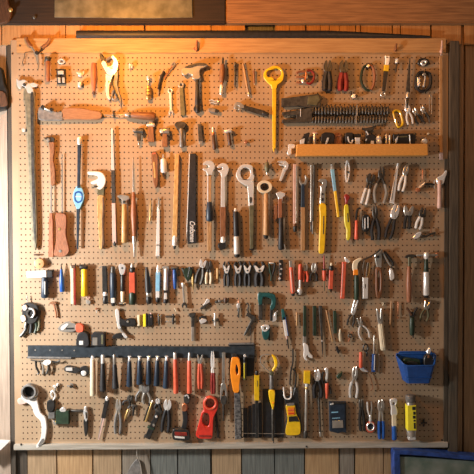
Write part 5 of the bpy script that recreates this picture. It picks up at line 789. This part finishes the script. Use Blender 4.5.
# floor and side walls that close the shop in (out of the frame)
mat('concrete', (.32,.30,.27), .8, 0, .15, 4)
rawbox('floor', 'concrete', -3.2, 3.2, -1.50, -1.45, .1, -5.5, None, 0, 'structure')
mat('shopwall', (.40,.32,.24), .8, 0, .15, 4)
rawbox('wall_right', 'shopwall', 3.0, 3.05, -1.45, 1.9, .1, -5.5, None, 0, 'structure')

def sv(o, label, cat, group=None):
    o['label'] = label; o['category'] = cat
    if group: o['group'] = group
# galvanised plate nailed to the beam
mat('galvanised', (.17,.17,.13), .5, .3, 0, 14, (.08,.08,.055), bump=.3)
o = world_ext('metal_plate', 'galvanised', [(54.6, -6), (192, -6), (192.6, 17.4), (150, 18.4), (54.4, 17.2)], -.0345, -.0395, .001)
sv(o, 'rectangular dull galvanised metal plate with a nailed rusty edge on the top beam', 'metal plate')
# long black bar lying along the board's top
t = free('black_pipe', 'bar', 'long black tapered bar lying along the top of the board', (76, 34), lift=0)
t.B = None
bm = bmesh.new(); T0 = t
n = 24
sec = []
for i in range(n+1):
    x = 76.5+(430-76.5)*i/n; c = 35.0 + (1.2 if i == 0 else 0)*0
    rr = 3.9 if x < 330 else 3.9-(x-330)/100*2.6
    p = P(x, 38.3-rr, .008); q = t.root.matrix_basis.inverted() @ p
    sec.append((Vector(q), rr*.005))
rings = []
for q, rr in sec:
    rings.append([bm.verts.new(q+Vector((0, math.cos(a)*min(rr, .0118), math.sin(a)*rr))) for a in [2*math.pi*k/10 for k in range(10)]])
for a, b in zip(rings, rings[1:]):
    for k in range(10): bm.faces.new((a[k], a[(k+1)%10], b[(k+1)%10], b[k]))
bm.faces.new(rings[0]); bm.faces.new(rings[-1][::-1])
t.add('black_pipe', bm, 'rubber'); t.done()
# blue box lid, bottom right
t = free('storage_box', 'box', 'blue framed box lid with a scuffed grey green top, bottom right corner', (395, 452), hp=12)
mat('scuffed', (.10,.15,.12), .6, 0, 0, 12, (.22,.25,.22), bump=.3); mat('lidblue', (.02,.06,.26), .5, 0, .35, 30)
t.ext('panel', 'scuffed', [(400, 457), (480, 463), (480, 520), (402, 520)], 0, 11, .2)
t.ext('top_rail', 'lidblue', [(394, 450), (410, 450.6), (480, 457.6), (480, 461.6), (430, 456.4), (402, 454.4), (394, 454)], 0, 13, .4)
t.ext('side_rail', 'lidblue', [(393.6, 450), (399.6, 451), (402, 520), (395, 520)], 0, 12.6, .4)
t.done()
# white paper corner, bottom left
t = free('paper_corner', 'sheet', 'white triangular corner of a sheet at the bottom left edge of the photo', (2, 447), hp=8)
t.ext('sheet', 'white', [(-14, 441.6), (7.8, 442.8), (6, 445), (0, 450.6), (-14, 460)], 0, 8, .1)
t.done()
# pale hanger below the ledge
t = free('wire_hanger', 'hook', 'pale bent metal hanger hanging below the ledge at lower left', (136, 462), hp=1)
t.tube('loop', 'steel', [(136.6, 447, 0), (137, 456, 0), (140, 464, 0), (142, 478, 0)], .6, sm=3)
t.ext('pad', 'grey', catmull([(133, 464), (136.4, 461), (139, 466), (140, 478), (127, 478), (129, 470)], 3), -5, -3)
t.done()
# things at the dark left edge
t = free('leather_strap', 'strap', 'dark leather bundle with a brass buckle hanging in the top left corner', (2, 10), hp=9)
t.ext('bundle', 'darkwood', catmull([(-14, -8), (6, -8), (9, 4), (12, 12), (10, 20), (2, 24), (-14, 24)], 3), 7, 11, .6)
bm = bmesh.new(); lathe(bm, [(11, 2), (12, 2.2), (13, 1.2)], t.X, 9.6, .6, axis='z'); t.add('buckle', bm, 'brass'); t.done()
t = free('hanging_pouch', 'bag', 'dark rounded pouch hanging at the left edge beside the board top', (2, 85), hp=0)
t.ext('body', 'dark', catmull([(-14, 66), (0, 67), (3.4, 74), (5, 84), (8, 92), (8.4, 105), (4, 110), (-14, 108)], 3), -4.5, 3, .8)
t.ext('flap', 'darkwood', catmull([(-14, 92), (4, 92), (8, 100), (7, 107), (-14, 105)], 3), 3, 4, .3); t.done()
t = free('dowel_plug', 'plug', 'small dark round plug on the top beam near the left corner', (34.6, 17.4), hp=7)
bm = bmesh.new(); lathe(bm, [(6.9, 1.6), (8, 1.8), (8.6, 1)], t.X, 0, 0, axis='z'); t.add('k', bm, 'iron'); t.done()

# ------------------------------------------------------------ light
def area_light(name, loc, tgt, sx, sy, e, col, spread=180):
    l = bpy.data.lights.new(name, 'AREA'); l.shape = 'RECTANGLE'; l.size = sx; l.size_y = sy; l.energy = e; l.color = col; l.spread = math.radians(spread)
    o = bpy.data.objects.new(name, l); C.objects.link(o); o.location = loc
    o.rotation_euler = (Vector(tgt)-Vector(loc)).to_track_quat('-Z', 'Y').to_euler(); return o
area_light('daylight_from_left_window', (-2.0, -.92, -.12), (-.2, 0, -.3), .14, .26, 64, (1, .97, .93))
area_light('daylight_slit', (-1.62, -.42, .14), (-1.05, 0, .05), .10, .5, 7, (1, .98, .96))
area_light('warm_workshop_lamp', (-.6, -.75, 1.10), (-.15, 0, .72), .12, .12, 18, (1, .36, .045))
area_light('warm_workshop_lamp_2', (.75, -.8, 1.12), (.5, 0, .8), .2, .2, 2.2, (1, .38, .06))
w = bpy.data.worlds.new('world'); SC.world = w; w.use_nodes = True
nt = w.node_tree; bg = nt.nodes['Background']; N = nt.nodes.new; L = nt.links.new
tc = N('ShaderNodeTexCoord'); no = N('ShaderNodeTexNoise'); no.inputs['Scale'].default_value = 2.2; no.inputs['Detail'].default_value = 1
L(tc.outputs['Generated'], no.inputs['Vector'])
cr = N('ShaderNodeValToRGB'); L(no.outputs['Fac'], cr.inputs[0]); e = cr.color_ramp.elements
e[0].position = .47; e[0].color = (.03, .027, .024, 1); e[1].position = .60; e[1].color = (1.5, 1.45, 1.36, 1)
L(cr.outputs[0], bg.inputs[0]); bg.inputs[1].default_value = .2
vs = SC.view_settings; vs.view_transform = 'Standard'; vs.look = 'None'; vs.gamma = 1; vs.exposure = 0; vs.use_curve_mapping = False
